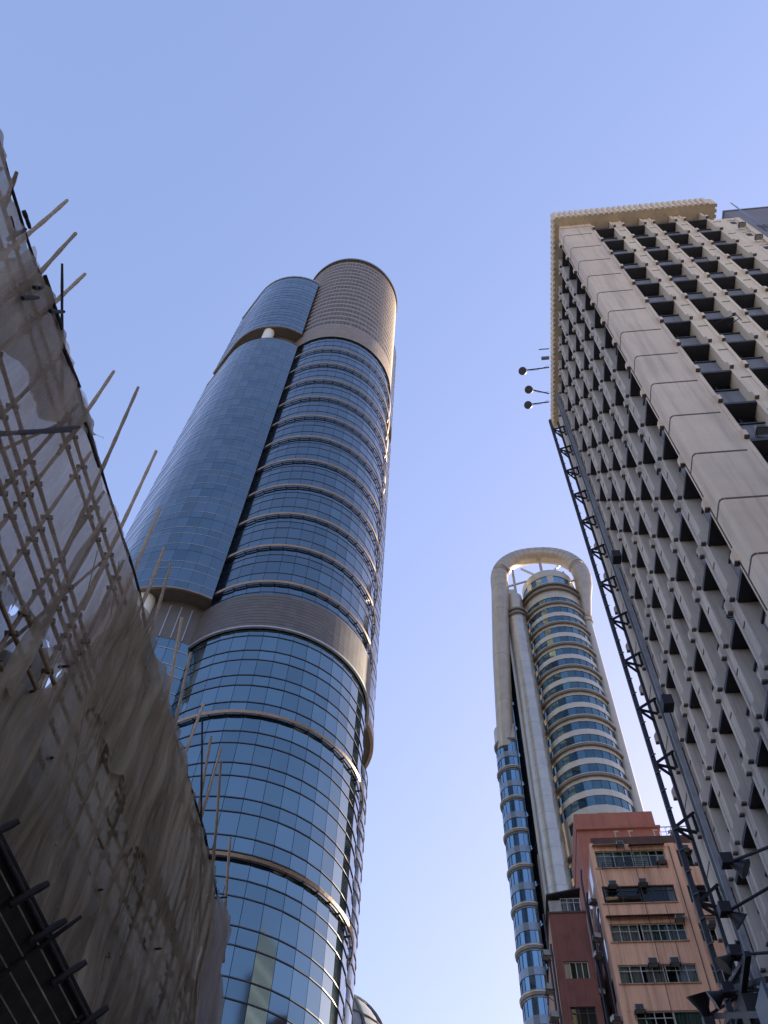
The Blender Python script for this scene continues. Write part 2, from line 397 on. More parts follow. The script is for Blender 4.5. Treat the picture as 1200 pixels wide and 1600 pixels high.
# left lobe
CL, RL = (-40.6, 76.3), 12.3
a135 = (CL[0]+RL*math.cos(R(-135)), CL[1]+RL*math.sin(R(-135)))
fl_end = (a135[0]-9.6*math.sin(R(45)), a135[1]+9.6*math.cos(R(45)))
left = resample([(fl_end[0]+9, fl_end[1]+11), (fl_end[0]+0.6, fl_end[1]+1.4), fl_end, a135], 1.9)[:-1] + arc(CL, RL, -135, -52, 8.3)
MB().skin(left, -0.3, 92.7, 188).skin(left, -0.3, 196.3, 237).build('core', 'dark_backing', tw)
edges = [92.7+8.8*k for k in range(11)]+[188.2]
for a, b in zip(edges, edges[1:]): glass_module(left, 0, a, b, 92.7, GL2, 'pale_mullion', 0.075, 0.03, gap=0.025)
edges = [196.3+8.15*k for k in range(6)]
for a, b in zip(edges, edges[1:]): glass_module(left, 0, a, b, 196.3, GL2, 'dark_mullion', 0.09, 0.03, gap=0.025)
lend = [left[-1], (-33.75, 68.2), (-34.6, 70.6)]
MB().ribbon(lend, -0.3, 0.0, 92.7, 188).build('return_wall', mat('blue_grey_panel', (0.20, 0.25, 0.31), (0.17, 0.21, 0.27), 0.4, 0.2, scale=0.4), tw)
MB().cap(left, 0.05, 92.6, (CL[0]+2, CL[1]+6)).build('soffit', 'grey_soffit', tw)
MB().ribbon(left, -0.25, 0.12, 92.45, 92.75).build('soffit_trim', 'bronze_rail', tw)
MB().cap(left, 0.05, 196.2, (CL[0]+2, CL[1]+6)).build('soffit', 'grey_soffit', tw)
MB().ribbon(left, -0.25, 0.10, 196.0, 196.3).build('soffit_trim', 'bronze_rail', tw)
MB().cap(left, 0.05, 237, (CL[0]+2, CL[1]+6)).build('roof', 'roof_grey', tw)
MB().ribbon(left, -0.2, 0.15, 236.8, 237.4).build('parapet', 'pale_mullion', tw)
panel_band(left, -2.6, 188.2, 196.2, 5, 'tan_panel')
MB().cap(left, 0.05, 188.3, (CL[0]+2, CL[1]+6)).build('terrace', 'grey_soffit', tw)
# recessed lower storeys of the left lobe
wl = MB(); wl.ribbon(left, -2.7, -2.3, 85.2, 92.6); wo_ = wl.build('recessed_wall', 'grey_panel', tw)
lp = offs(left, -2.24)
for i in range(3, len(lp)-1): MB().bar((*lp[i], 85.3), (*lp[i], 91.6), 0.16, 0.12).build('light_strip', 'pale_mullion', wo_)
MB().skin(left, -2.75, 0, 85.3).build('core', 'dark_backing', tw)
for a, b in zip([4, 20.2, 36.4, 52.65, 68.9], [20.2, 36.4, 52.65, 68.9, 85.2]): glass_module(left, -2.3, a, b, 52.65, GL, 'pale_mullion', 0.12, 0.05)
def column(x, y, z0, z1, r):
    c = MB(); n = 28; c.tube([(x, y, z0), (x, y, z1)], r, n)
    return c.build('column', 'cream_column', tw, smooth=True)
p = P(229, 940, z=92.5); column(-42.0, 66.0, 84.5, 92.6, 1.35)
column(-40.7, 65.6, 188.3, 196.2, 1.25)

# right lobe, mostly hidden behind the main one
CR, RR = (-26.2, 93.6), 11.8
right = arc(CR, RR, -75, 45, 8.6)
right += [(right[-1][0]-6, right[-1][1]+6), (right[-1][0]-13, right[-1][1]+7)]
rfine = arc(CR, RR, -75, 45, 4.3)
MB().skin(right, -0.3, 92.5, 188).skin(right, -0.3, 196.5, 250).skin(right, -2.4, 0, 92).build('core', 'dark_backing', tw)
edges = [92.5+8.7*k for k in range(11)]+[188.2]
for a, b in zip(edges, edges[1:]): glass_module(right, 0, a, b, 92.5, GL2, 'crown_fin', 0.14, 0.05)
edges = [196.5+8.9*k for k in range(7)]
for a, b in zip(edges, edges[1:]): glass_module(right, 0, a, b, 196.5, GL2, 'crown_fin', 0.12, 0.05)
for z in (92.4, 196.3): MB().cap(rfine, 0.05, z, CR).build('soffit', 'grey_soffit', tw)
MB().ribbon(rfine, -0.3, 0.2, 92.2, 93.9).build('soffit_trim', 'bronze_rail', tw)
panel_band(rfine, -1.9, 188.2, 196.4, 5, 'tan_panel')
MB().cap(rfine, 0.05, 188.3, CR).build('terrace', 'grey_soffit', tw)
MB().cap(rfine, 0.05, 250, CR).build('roof', 'roof_grey', tw)
for a, b in zip([4, 25, 46, 65.4], [25, 46, 65.4, 85.4]): glass_module(right, -0.35, a, b, 52.65, GL, 'crown_fin', 0.16, 0.09)
MB().cap(rfine, -0.3, 85.45, CR).build('terrace', 'grey_soffit', tw)
column(-17.3, 89.6, 85.0, 92.5, 1.35)
MB().ribbon(rfine, -3.1, -2.7, 85.4, 92.5).build('recessed_wall', 'cream_column', tw)
# ------------------------------------------------------------------ concrete office block with honeycomb of hooded windows
cb_ = thing('concrete_building', 'cream concrete office block with deep hooded windows between notched piers and blank corner', 'building', (14, 20, 0))
YF, XS, YB, XR = 14.3, 8.2, 29.0, 19.1
LIP = [58.6-3.03*k for k in range(19)]
FB = [(10.3, 11.48), (12.2, 13.42), (14.12, 15.36), (16.06, 17.3)]                 # openings of the front
SB = [(15.3, 16.47)]+[(17.12+1.81*k, 18.28+1.81*k) for k in range(6)]               # openings of the side
body = MB(); body.box(9.0, XR, 15.05, YB, 0, 60.4); body.build('body', 'dark_backing', cb_)
# corner column, rounded corner
cc = []
for i in range(7):
    t = R(180+90*i/6); cc.append((XS+0.14+0.14*math.cos(t), YF+0.06+0.14+0.14*math.sin(t)))
outline = cc+[(10.18, YF+0.06), (10.18, YF+0.9), (XS+0.9, 15.2), (XS, 15.2)]
col = MB().prism(outline, 'z', 0, 60.6)
gr = MB()
for k in range(19):
    z = LIP[k]-0.55
    gr.box(XS+0.16, 10.0, YF+0.045, YF+0.075, z, z+0.075)
    gr.box(XS-0.015, XS+0.02, YF+0.22, YF+0.85, z, z+0.075)
    for i in range(6): gr.bar((cc[i][0], cc[i][1], z+0.037), (cc[i+1][0], cc[i+1][1], z+0.037), 0.03, 0.075)
build_multi('corner_column', [(col, CON), (gr, 'groove')], cb_)
def fin_profile(zs, t0=0.0):
    """outer edge of a notched fin: (projection, z) going up"""
    pts = [(0.0, 0.0)]
    for z in sorted(zs):
        pts += [(0.0, z+0.26), (0.15, z+0.28), (0.15, z+0.66), (0.06, z+0.80), (0.0, z+0.98)]
    pts += [(0.0, 60.5)]
    return pts
def fin(mb, br, axis, a, b, base, depth, sgn=-1):
    prof = fin_profile(LIP)
    # swept in short pieces so the notches stay concave
    for (p0, z0), (p1, z1) in zip(prof, prof[1:]):
        if z1-z0 < 0.005: continue
        pts = [(base+depth, z0), (base-p0, z0), (base-p1, z1), (base+depth, z1)]
        mb.prism(pts, axis, a, b)
    for z in LIP:
        if axis == 'x': br.box(a-0.004, b+0.004, base-0.153, base-0.01, z+0.22, z+0.282)
        else: br.box(base-0.153, base-0.01, a-0.004, b+0.004, z+0.22, z+0.282)
def pier(axis, a, b, base, depth, m):
    q = MB(); br = MB(); w_ = 0.14
    fin(q, br, axis, a, a+w_, base, depth); fin(q, br, axis, b-w_, b, base, depth)
    g = MB()
    if axis == 'x':
        q.box(a+w_, b-w_, base+0.05, base+depth, 0, 60.5)
        for z in LIP: g.box(a+w_, b-w_, base+0.035, base+0.052, z-0.62, z-0.55)
    else:
        q.box(base+0.05, base+depth, a+w_, b-w_, 0, 60.5)
        for z in LIP: g.box(base+0.035, base+0.052, a+w_, b-w_, z-0.62, z-0.55)
    build_multi('pier', [(q, m), (br, 'stained_bracket'), (g, 'groove')], cb_)
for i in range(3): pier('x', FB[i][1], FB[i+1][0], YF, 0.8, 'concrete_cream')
# end wall right of the last opening, with edge fin
q = MB(); br = MB(); fin(q, br, 'x', 17.3, 17.47, YF, 0.8); q.box(17.47, XR, YF+0.05, YF+0.8, 0, 58.6)
g = MB()
for z in LIP: g.box(17.47, 18.0, YF+0.035, YF+0.052, z-0.62, z-0.55); g.box(18.35, 18.95, YF+0.035, YF+0.052, z-0.62, z-0.55)
ew = build_multi('end_wall', [(q, 'concrete_cream'), (br, 'stained_bracket'), (g, 'groove')], cb_)
MB().box(18.85, 19.16, YF-0.06, YF+0.05, 0, 58.2).build('corner_strip', 'concrete_cream', ew)
for z in LIP[:9]:
    MB().box(18.42, 18.72, YF+0.03, YF+0.049, z-1.5, z-0.95).build('small_window', 'dark_hood', ew)
# fins on both faces of the corner column
q = MB(); br = MB(); fin(q, br, 'x', 10.14, 10.30, YF+0.03, 0.85); build_multi('edge_fin', [(q, CON), (br, 'stained_bracket')], cb_)
q = MB(); br = MB(); fin(q, br, 'y', 15.13, 15.3, XS+0.0, 0.8); build_multi('edge_fin', [(q, CON), (br, 'stained_bracket')], cb_)
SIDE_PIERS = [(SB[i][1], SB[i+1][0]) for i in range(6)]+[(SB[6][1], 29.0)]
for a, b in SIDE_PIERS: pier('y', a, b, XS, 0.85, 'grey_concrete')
# windows: the hood with its sloping front, its dark soffit, and the pane above it
cells = []
for k in range(19):
    for (a, b) in FB: cells.append((math.dist((0, 0, 1.5), ((a+b)/2, YF, LIP[k])), 'f', a, b, k))
    for (a, b) in SB: cells.append((math.dist((0, 0, 1.5), (XS, (a+b)/2, LIP[k])), 's', a, b, k))
def in_view(c):
    _, f, a, b, k = c
    pt = Vector(((a+b)/2, YF, LIP[k])) if f == 'f' else Vector((XS, (a+b)/2, LIP[k]))
    d = pt-Vector((0, 0, EYE)); m = Matrix((BX, BY, BZ)).transposed(); c_ = m @ d
    if c_.z > -0.1: return False
    u, v = 600+FPX*c_.x/-c_.z, 800-FPX*c_.y/-c_.z
    return -30 < u < 1240 and -30 < v < 1640
cells.sort(key=lambda c: (not in_view(c), c[0]))
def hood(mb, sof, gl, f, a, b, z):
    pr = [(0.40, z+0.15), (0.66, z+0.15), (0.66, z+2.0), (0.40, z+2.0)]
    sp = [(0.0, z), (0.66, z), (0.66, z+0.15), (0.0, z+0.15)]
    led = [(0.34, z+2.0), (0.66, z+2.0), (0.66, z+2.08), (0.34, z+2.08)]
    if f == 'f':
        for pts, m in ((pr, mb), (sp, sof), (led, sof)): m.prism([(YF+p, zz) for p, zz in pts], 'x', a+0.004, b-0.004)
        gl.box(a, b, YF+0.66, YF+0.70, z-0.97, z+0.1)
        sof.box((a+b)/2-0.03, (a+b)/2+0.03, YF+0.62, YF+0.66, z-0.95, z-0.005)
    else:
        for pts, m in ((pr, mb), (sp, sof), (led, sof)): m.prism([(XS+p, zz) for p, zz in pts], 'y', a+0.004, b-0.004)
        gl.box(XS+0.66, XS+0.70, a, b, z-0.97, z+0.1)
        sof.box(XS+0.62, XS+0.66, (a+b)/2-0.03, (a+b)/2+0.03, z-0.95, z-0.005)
for i, (d, f, a, b, k) in enumerate(cells):
    if i < 100:
        h = MB(); s_ = MB(); g_ = MB(); hood(h, s_, g_, f, a, b, LIP[k])
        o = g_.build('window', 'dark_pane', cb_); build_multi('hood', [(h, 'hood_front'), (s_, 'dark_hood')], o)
    else:
        if i == 100: H, S_, G_ = MB(), MB(), MB()
        hood(H, S_, G_, f, a, b, LIP[k])
o = G_.build('windows_beyond', 'dark_pane', cb_, kind='stuff'); build_multi('hoods_beyond', [(H, 'hood_front'), (S_, 'dark_hood')], o, kind='stuff')
# cornice: ribbed parapet round the top
cn = MB()
x0, x1, y0, y1 = 7.95, 18.35, 13.80, 29.3
cn.box(x0, x1, y0, YF+0.12, 60.55, 62.0); cn.box(x0, XS+0.2, YF+0.12, y1, 60.55, 62.0); cn.box(x1-0.5, x1, YF+0.12, 16.5, 60.55, 62.0)
cn.box(XS+0.2, x1-0.5, YF+0.12, y1, 60.55, 60.9)
rb = MB(); n = int((x1-x0)/0.36)
for i in range(n): rb.box(x0+0.04+i*0.36, x0+0.24+i*0.36, y0-0.10, y0, 60.5, 62.05)
n = int((y1-y0)/0.36)
for i in range(n): rb.box(x0-0.10, x0, y0+0.02+i*0.36, y0+0.22+i*0.36, 60.5, 62.05)
for i in range(7): rb.box(x1, x1+0.10, y0+0.02+i*0.36, y0+0.22+i*0.36, 60.5, 62.05)
co = build_multi('cornice', [(cn, 'concrete_cream'), (rb, 'concrete_cream')], cb_)
MB().box(XS+0.02, 10.25, YF+0.02, YF+0.06, 59.9, 60.55).build('frieze', 'concrete_cream', co)

# grey tower behind the block, its roof edge just in the frame
gt = thing('grey_tower', 'plain grey tower rising behind the right end of the cream concrete block', 'building', (34, 30, 0))
a = P(1132, 331, y=19.0); b = P(1200, 322, y=19.0)
MB().box(a.x, a.x+20, 19.0, 40, 0, a.z).build('wall', 'grey_tower_wall', gt)
MB().box(a.x+1.0, a.x+20, 18.92, 19.0, a.z-7.4, a.z-6.3).build('window_strip', 'dark_pane', gt)
MB().box(a.x-0.1, a.x+20.1, 18.93, 40.4, a.z, a.z+0.25).build('coping', 'hood_front', gt)
MB().box(a.x+0.1, a.x+19.9, 40.0, 40.25, 0, a.z-0.1).build('rear_dark_panel', 'hotel_dark' if 'hotel_dark' in MATS else mat('rear_panel_dark', (0.035, 0.042, 0.055), (0.02, 0.026, 0.036), 0.15, 0.0, scale=0.4), gt)  # dark panel added so the sunlit rear does not mirror pale in the glass
fl_ = MB()
for k in range(22): fl_.box(a.x+0.1, a.x+19.9, 40.25, 40.33, 3+k*3.4, 3.5+k*3.4)
fl_.build('floor_strip', 'steel_dark', gt, kind='stuff')
# antenna pole clamped to the right end of the block
an = thing('antenna_pole', 'thin grey aerial pole leaning over the right end of the block roof', 'aerial', tuple(P(1200, 362, y=14.9)))
p, q = P(1208, 366, y=15.0), P(1142, 317, y=15.2)
MB().tube([p, q], [0.07, 0.035], 8).build('pole', 'steel_pale', an)
r = MB(); c = P(1193, 356, y=14.98)
for k in range(3): r.bar(c+Vector((-0.35, -0.1, 0.35-0.3*k)), c+Vector((0.4, -0.1, 0.3-0.3*k)), 0.05)
r.bar(c+Vector((0.2, -0.1, 0.6)), c+Vector((0.25, -0.1, -0.8)), 0.06); r.build('clamp', 'steel_pale', an)
# ------------------------------------------------------------------ hotel tower with the arched tube
mat('hotel_stone', (0.47, 0.425, 0.36), (0.41, 0.375, 0.315), 0.42, 0.25, scale=0.5, island=0.05)
mat('hotel_band', (0.52, 0.475, 0.405), (0.46, 0.42, 0.36), 0.40, 0.2, scale=0.5)
mat('hotel_metal', (0.50, 0.44, 0.36), (0.45, 0.395, 0.32), 0.36, 0.6, scale=0.25, bump=0.15, bscale=0.6)
mat('hotel_clad', (0.54, 0.50, 0.43), (0.44, 0.41, 0.36), 0.25, 0.6, scale=0.5, bump=1.0, bscale=0.6)
mat('hotel_arch', (0.44, 0.38, 0.315), (0.36, 0.305, 0.25), 0.42, 0.35, scale=0.5, streak=0.5, streak_col=(0.25, 0.21, 0.17), bump=0.25, bscale=0.8)
mat('hotel_glass', (0.13, 0.225, 0.23), (0.075, 0.13, 0.18), 0.05, 0.9, scale=0.2, island=0.35)
mat('hotel_bay_glass', (0.19, 0.31, 0.39), (0.16, 0.27, 0.35), 0.06, 0.95, scale=0.2, island=0.2)
mat('hotel_dark', (0.06, 0.06, 0.075), (0.045, 0.045, 0.055), 0.3, 0.4, scale=0.4)
mat('hotel_trim', (0.20, 0.17, 0.14), None, 0.5, 0.4, scale=0.6)
ht = thing('hotel_tower', 'slim cream hotel tower with banded round front under an arched tube', 'hotel', (17, 122, 0))
CH, RH = (20.85, 124.0), 6.6
hp = arc(CH, RH, -200, 20, 12.6); hf = arc(CH, RH, -200, 20, 6.3)
MB().skin(hf, -0.3, 0, 160.4).cap(hf, -0.3, 160.4, CH).build('core', 'dark_backing', ht)
RK = [152.7-6.87*k for k in range(20)]
def hotel_storeys(path, fine, z, glass, ringoff, band, gap_top=1.0):
    """two storeys below one cornice ring"""
    g = MB(); u = MB()
    for a, b in ((z-2.95, z-gap_top), (z-6.22, z-4.22)):
        g.panes(path, 0, a, b, gap=0.09, tilt=0.006)
        o2 = offs(path, 0.03)
        for q in o2: u.bar((*q, a), (*q, b), 0.10, 0.08)
    build_multi('window_band', [(g, glass), (u, 'hotel_dark')], ht)
    MB().ribbon(path, -0.2, 0.10, z-4.22, z-2.95).build('spandrel_band', band, ht)
    b2 = MB(); b2.ribbon(path, -0.2, 0.10, z-gap_top, z+0.65); b2.build('spandrel_band', band, ht)
    r = MB(); r.ribbon(fine, 0.05, ringoff, z-0.28, z+0.12); build_multi('cornice_ring', [(r, 'hotel_trim'), (MB().ribbon(fine, 0.05, ringoff+0.06, z+0.12, z+0.30), 'hotel_metal')], ht)
for z in RK[:8]: hotel_storeys(hp, hf, z, 'hotel_glass', 0.55, 'hotel_band')
for z in RK[9:15]: hotel_storeys(hp, hf, z, 'hotel_glass', 0.55, 'hotel_band')
# mechanical storey with openings
z = RK[8]
b_ = MB(); b_.ribbon(hp, -0.2, 0.12, z-1.0, z+0.65); b_.ribbon(hp, -0.2, 0.12, z-6.3, z-3.2)
o2 = offs(hp, 0.1)
for i in range(0, len(hp)-1):
    if i % 3 == 0: b_.ribbon(hp[i:i+2], -0.2, 0.12, z-3.2, z-1.0)
b_.build('mechanical_storey', 'hotel_stone', ht)
MB().skin(hp, -1.6, z-3.2, z-1.0).build('recess_wall', 'hotel_metal', ht)
# stone crown, double cornice and the glazed top storey
MB().ribbon(hf, -0.2, 0.12, 155.0, 160.6).build('stone_storey', 'hotel_stone', ht)
g = MB(); g.panes(hp, 0.02, 153.3, 155.0, gap=0.1); g.build('window_band', 'hotel_glass', ht)
for z in (157.7, 159.4):
    MB().ribbon(hf, 0.05, 0.75, z-0.25, z+0.2).build('cornice_ring', 'hotel_trim', ht)
top = arc(CH, RH-0.5, -200, 20, 12.6)
MB().ribbon(arc(CH, RH-0.5, -200, 20, 5), -0.3, 0.05, 163.9, 166.2).cap(top, 0, 166.1, CH).build('roof_band', 'hotel_stone', ht)
tg = MB(); tp = MB()
for i in range(len(top)-1):
    if i % 4 == 0: tp.ribbon(top[i:i+2], -0.3, 0.02, 160.6, 163.9)
    else: tg.panes(top[i:i+2], -0.1, 160.6, 163.9, gap=0.1)
tg.build('window_band', 'hotel_bay_glass', ht); tp.build('stone_pier', 'hotel_stone', ht)
# right-hand round column
MB().tube([(27.45, 121.6, 0), (27.45, 121.6, 153.2)], 0.88, 24).build('round_column', 'hotel_stone', ht, smooth=True)
cl = MB()
for z in (150.6, 152.2): cl.tube([(27.45, 121.6, z), (27.45, 121.6, z+0.5)], 1.15, 24)
cl.build('column_collar', 'hotel_metal', ht, smooth=True)
# rounded clad shaft on the left, with joints between its sheets
CS, RS = (12.3, 121.2), 2.03
sp_ = arc(CS, RS, -190, 10, 5)
s_ = MB(); zz = 20.0
while zz < 152: s_.skin(sp_, 0, zz, zz+3.39); zz += 3.435
o_ = s_.build('clad_shaft', 'hotel_clad', ht, smooth=True)
MB().skin(sp_, -0.08, 0, 153.4).build('shaft_backing', 'hotel_dark', ht)
MB().skin(arc(CS, RS-0.25, -190, 10, 8), 0, 153.4, 160.3).cap(arc(CS, RS-0.25, -190, 10, 8), 0, 160.3, CS).build('shaft_top', 'hotel_metal', ht)
for z in (152.6, 154.0):
    MB().ribbon(arc(CS, RS, -190, 10, 8), -0.2, 0.4, z-0.25, z+0.25).build('cornice_ring', 'hotel_trim', ht)
MB().box(13.2, 15.2, 122.6, 124, 0, 159).build('return_wall', 'hotel_dark', ht)
# narrow pier, mirror strip and stepped dark bays on the flank
MB().box(9.85, 10.28, 121.4, 124, 0, 158).build('flank_pier', 'hotel_metal', ht)
MB().box(9.55, 9.85, 120.9, 124, 0, 92).build('flank_pier', 'hotel_trim', ht)
g = MB(); zz = 10.0; fp = [(8.9, 124.4), (9.35, 123.4), (9.86, 122.2)]
while zz < 156: g.panes(fp, 0, zz, zz+3.4, gap=0.05, tilt=0.004); zz += 3.435
g.build('flank_glass', 'hotel_bay_glass', ht)
MB().skin([(7.0, 126), (8.9, 124.45), (9.9, 122.3)], -0.1, 0, 157).build('flank_wall', 'hotel_dark', ht)
zz = 62.0; i = 0
while zz < 150:
    d = MB(); wd = 1.1-0.0068*(zz-62)
    for j in range(3):
        x = 7.25+j*wd/2.2; d.box(x, x+0.22, 122.6-0.12*j, 124.6, zz, zz+6.6)
        d.box(x+0.22, x+0.55, 123.1, 124.6, zz+0.4, zz+6.2)
    e_ = MB()
    for j in range(3):
        x = 7.25+j*wd/2.2; e_.box(x-0.02, x+0.06, 122.5-0.12*j, 122.62-0.12*j, zz, zz+6.6)
    build_multi('stepped_bay', [(d, 'hotel_dark'), (e_, 'hotel_metal')], ht); zz += 6.87; i += 1
# rounded bay with blue windows on the far left
CB, RB = (7.35, 124.6), 2.5
bp_ = arc(CB, RB, -215, -60, 20); bf = arc(CB, RB, -215, -60, 6)
for k in range(4, 13):
    z = RK[k]
    if z > 124: continue
    hotel_storeys(bp_, bf, z, 'hotel_bay_glass', 0.3, mat('bay_band', (0.24, 0.28, 0.33), (0.20, 0.24, 0.29), 0.25, 0.5, scale=0.5), 0.55)
MB().skin(bf, -0.2, 40, 118.5).build('core', 'dark_backing', ht)
b_ = MB(); b_.ribbon(bf, -0.3, 0.12, 112.6+6.87-0.9, 122.5); b_.cap(bf, 0.1, 122.4, CB); b_.build('bay_top', 'hotel_stone', ht)
MB().ribbon(bf, -0.3, 0.12, 40, 65.2, -0.3, 0.12).build('bay_foot', 'hotel_trim', ht)
# the arched tube
path = [(6.75, 123.6, 117), (7.2, 122.4, 128), (7.75, 121.2, 140), (8.7, 120.3, 154), (9.35, 120, 162)]
n = 22
for i in range(n+1):
    t = math.pi*(1-i/n); ct, st = math.cos(t), math.sin(t); e = 0.86
    path.append((19.0+9.62*math.copysign(abs(ct)**e, ct), 120, 165.0+10.35*abs(st)**e))
path += [(28.4, 120.2, 162), (27.95, 120.7, 158), (27.5, 121.4, 152.5)]
rr = [1.65, 1.72, 1.8, 1.92, 2.05]+[2.05]*(n+1)+[1.9, 1.45, 0.98]
ar = MB().tube(path, rr, 20).build('arch_tube', 'hotel_arch', ht, smooth=True)
sm = MB()
for i in range(1, len(path)-4, 1):
    p = Vector(path[i]); q = Vector(path[i+1]); d = (q-p).normalized()
    sm.tube([p, p+d*0.07], rr[i]+0.008, 20)
sm.build('seam', 'hotel_trim', ar, smooth=True)
st_ = MB(); st_.bar((14.9, 120, 170.2), (18.6, 119.6, 166.0), 0.4, 0.4); st_.bar((24.0, 120, 170.6), (20.9, 119.4, 166.0), 0.4, 0.4); st_.build('brace', 'hotel_band', ht)
st_ = MB(); st_.box(19.3, 19.9, 119.7, 120.3, 165.5, 173.9); st_.build('post', 'hotel_arch', ht)
st_ = MB(); st_.box(12.55, 13.1, 119.7, 120.3, 159, 170.0); st_.build('post', 'hotel_arch', ht)
st_ = MB(); st_.bar((11.2, 120, 163.5), (15.6, 119.6, 164.6), 0.35, 0.35); st_.bar((26.6, 120, 164.5), (25.4, 119.8, 163.6), 0.35, 0.35); st_.build('brace', 'hotel_band', ht)
st_ = MB(); st_.box(24.6, 25.1, 121.7, 122.3, 164.5, 170.5); st_.build('post', 'hotel_arch', ht)
MB().box(10.2, 12.6, 119.6, 120.8, 160.2, 161.8).build('tie_beam', 'hotel_stone', ht)

# ------------------------------------------------------------------ peach apartment block and its neighbours
def ac_unit(name='air_conditioner'):
    t = thing(name, '', 'air conditioner', (0, 0, 0))
    MB().box(-0.36, 0.36, -0.55, 0.05, 0, 0.46).build('casing', 'ac_white', t)
    g = MB(); g.box(-0.31, 0.31, -0.56, -0.551, 0.04, 0.42).build('grille', 'ac_grille', t)
    b = MB(); b.bar((-0.4, -0.6, -0.04), (0.4, -0.6, -0.04), 0.05); b.bar((-0.4, 0.05, -0.04), (-0.4, -0.6, -0.04), 0.05); b.bar((0.4, 0.05, -0.04), (0.4, -0.6, -0.04), 0.05)
    b.bar((-0.4, 0.02, -0.5), (-0.4, -0.58, -0.05), 0.04); b.bar((0.4, 0.02, -0.5), (0.4, -0.58, -0.05), 0.04); b.build('support', 'steel_dark', t)
    return t
ACP = None
def ac(loc, label, rz=0.0, group='air conditioners on the apartment walls', sc=1.0):
    global ACP
    if ACP is None: ACP = ac_unit(); o = ACP
    else: o = copy_tree(ACP)
    o.location = loc; o.rotation_euler = (0, 0, rz); o.scale = (sc*0.82, sc*0.82, sc*0.82); o['label'] = label; o['group'] = group
    return o

def window(parent, x0, x1, z0, z1, Y, cols, frame, fill, transom=0.68, depth=0.22, axis='y'):
    """framed window set back in the wall: frame, pane, curtain or board behind"""
    f = MB(); wd = 0.055; yf = Y+depth-0.10
    f.box(x0, x0+wd, yf, yf+0.07, z0, z1); f.box(x1-wd, x1, yf, yf+0.07, z0, z1)
    f.box(x0+wd, x1-wd, yf, yf+0.07, z0, z0+wd); f.box(x0+wd, x1-wd, yf, yf+0.07, z1-wd, z1)
    zt = z0+(z1-z0)*transom
    for i in range(1, cols):
        x = x0+(x1-x0)*i/cols; f.box(x-wd/2, x+wd/2, yf, yf+0.07, z0+wd, z1-wd)
    if transom < 1:
        xs = [x0+wd]+[x0+(x1-x0)*i/cols for i in range(1, cols)]+[x1-wd]
        for i in range(cols): f.box(xs[i]+(wd/2 if i else 0), xs[i+1]-(wd/2 if i < cols-1 else 0), yf+0.003, yf+0.066, zt-0.025, zt+0.025)
    o = f.build('window', frame, parent)
    MB().face((x0, yf+0.035, z0), (x1, yf+0.035, z0), (x1, yf+0.035, z1), (x0, yf+0.035, z1)).build('pane', 'window_glass', o)
    for a, b, m in fill:
        xa, xb = x0+(x1-x0)*a, x0+(x1-x0)*b; c = MB(); n = max(4, int((xb-xa)/0.07)); k = len(c.v)
        for i in range(n+1):
            x = xa+(xb-xa)*i/n; y = yf+0.18+0.035*math.sin(i*1.9+a*9)
            c.v += [(x, y, z0), (x, y, z1)]
        for i in range(n): c.f.append((k+2*i, k+2*i+2, k+2*i+3, k+2*i+1))
        c.build('curtain' if 'curtain' in m else 'board', m, o)
    return o

YP = 58.0
pb = thing('apartment_block', 'stained peach apartment block with rusty awnings, window rows and a brick red roof room', 'building', (14, 64, 0))
xl, xp0, xp1, xr = 8.69, 14.2, 15.1, 24.0
rows = [(43.5, 45.0), (40.55, 41.95), (37.6, 38.95), (34.65, 35.95), (31.5, 32.85)]+[(28.5-3.0*k, 29.9-3.0*k) for k in range(9)]
bands = []; zt = 45.55
for z0, z1 in rows: bands.append((z1, zt)); zt = z0
bands.append((0, zt))
for z0, z1 in bands: MB().box(xl+0.28, xp0, YP, YP+0.30, z0, z1).build('wall', 'peach_plaster', pb)
MB().box(xl, xl+0.28, YP-0.02, YP+0.32, 0, 45.7).build('wall_edge', 'peach_plaster', pb)
MB().box(xp0, xp1, YP-0.03, YP+0.32, 0, 45.5).build('pilaster', 'peach_plaster', pb)
for z0, z1 in bands: MB().box(xp1, xr, YP+0.05, YP+0.34, z0-0.08, z1-0.06).build('wall', 'peach_plaster', pb)
for z0, z1 in rows[:6]:
    MB().box(17.7, 18.3, YP+0.052, YP+0.34, z0-0.06, z1-0.08).build('wall', 'peach_plaster', pb)
MB().box(xl+0.05, xr, YP+1.2, YP+1.3, 0, 45.2).build('room_back', 'room_dark', pb)
sw = MB()
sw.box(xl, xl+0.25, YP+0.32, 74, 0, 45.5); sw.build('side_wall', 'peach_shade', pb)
for k, (z0, z1) in enumerate(rows[:6]):
    for y in (59.6, 62.6):
        MB().box(xl-0.02, xl-0.004, y, y+1.5, z0-0.2, z1).build('side_window', 'dark_pane', pb)
MB().box(xl+0.25, xr, YP+0.3, 74, 45.2, 45.5).build('roof', 'roof_grey', pb)
W = 'curtain'; G = 'curtain_green'
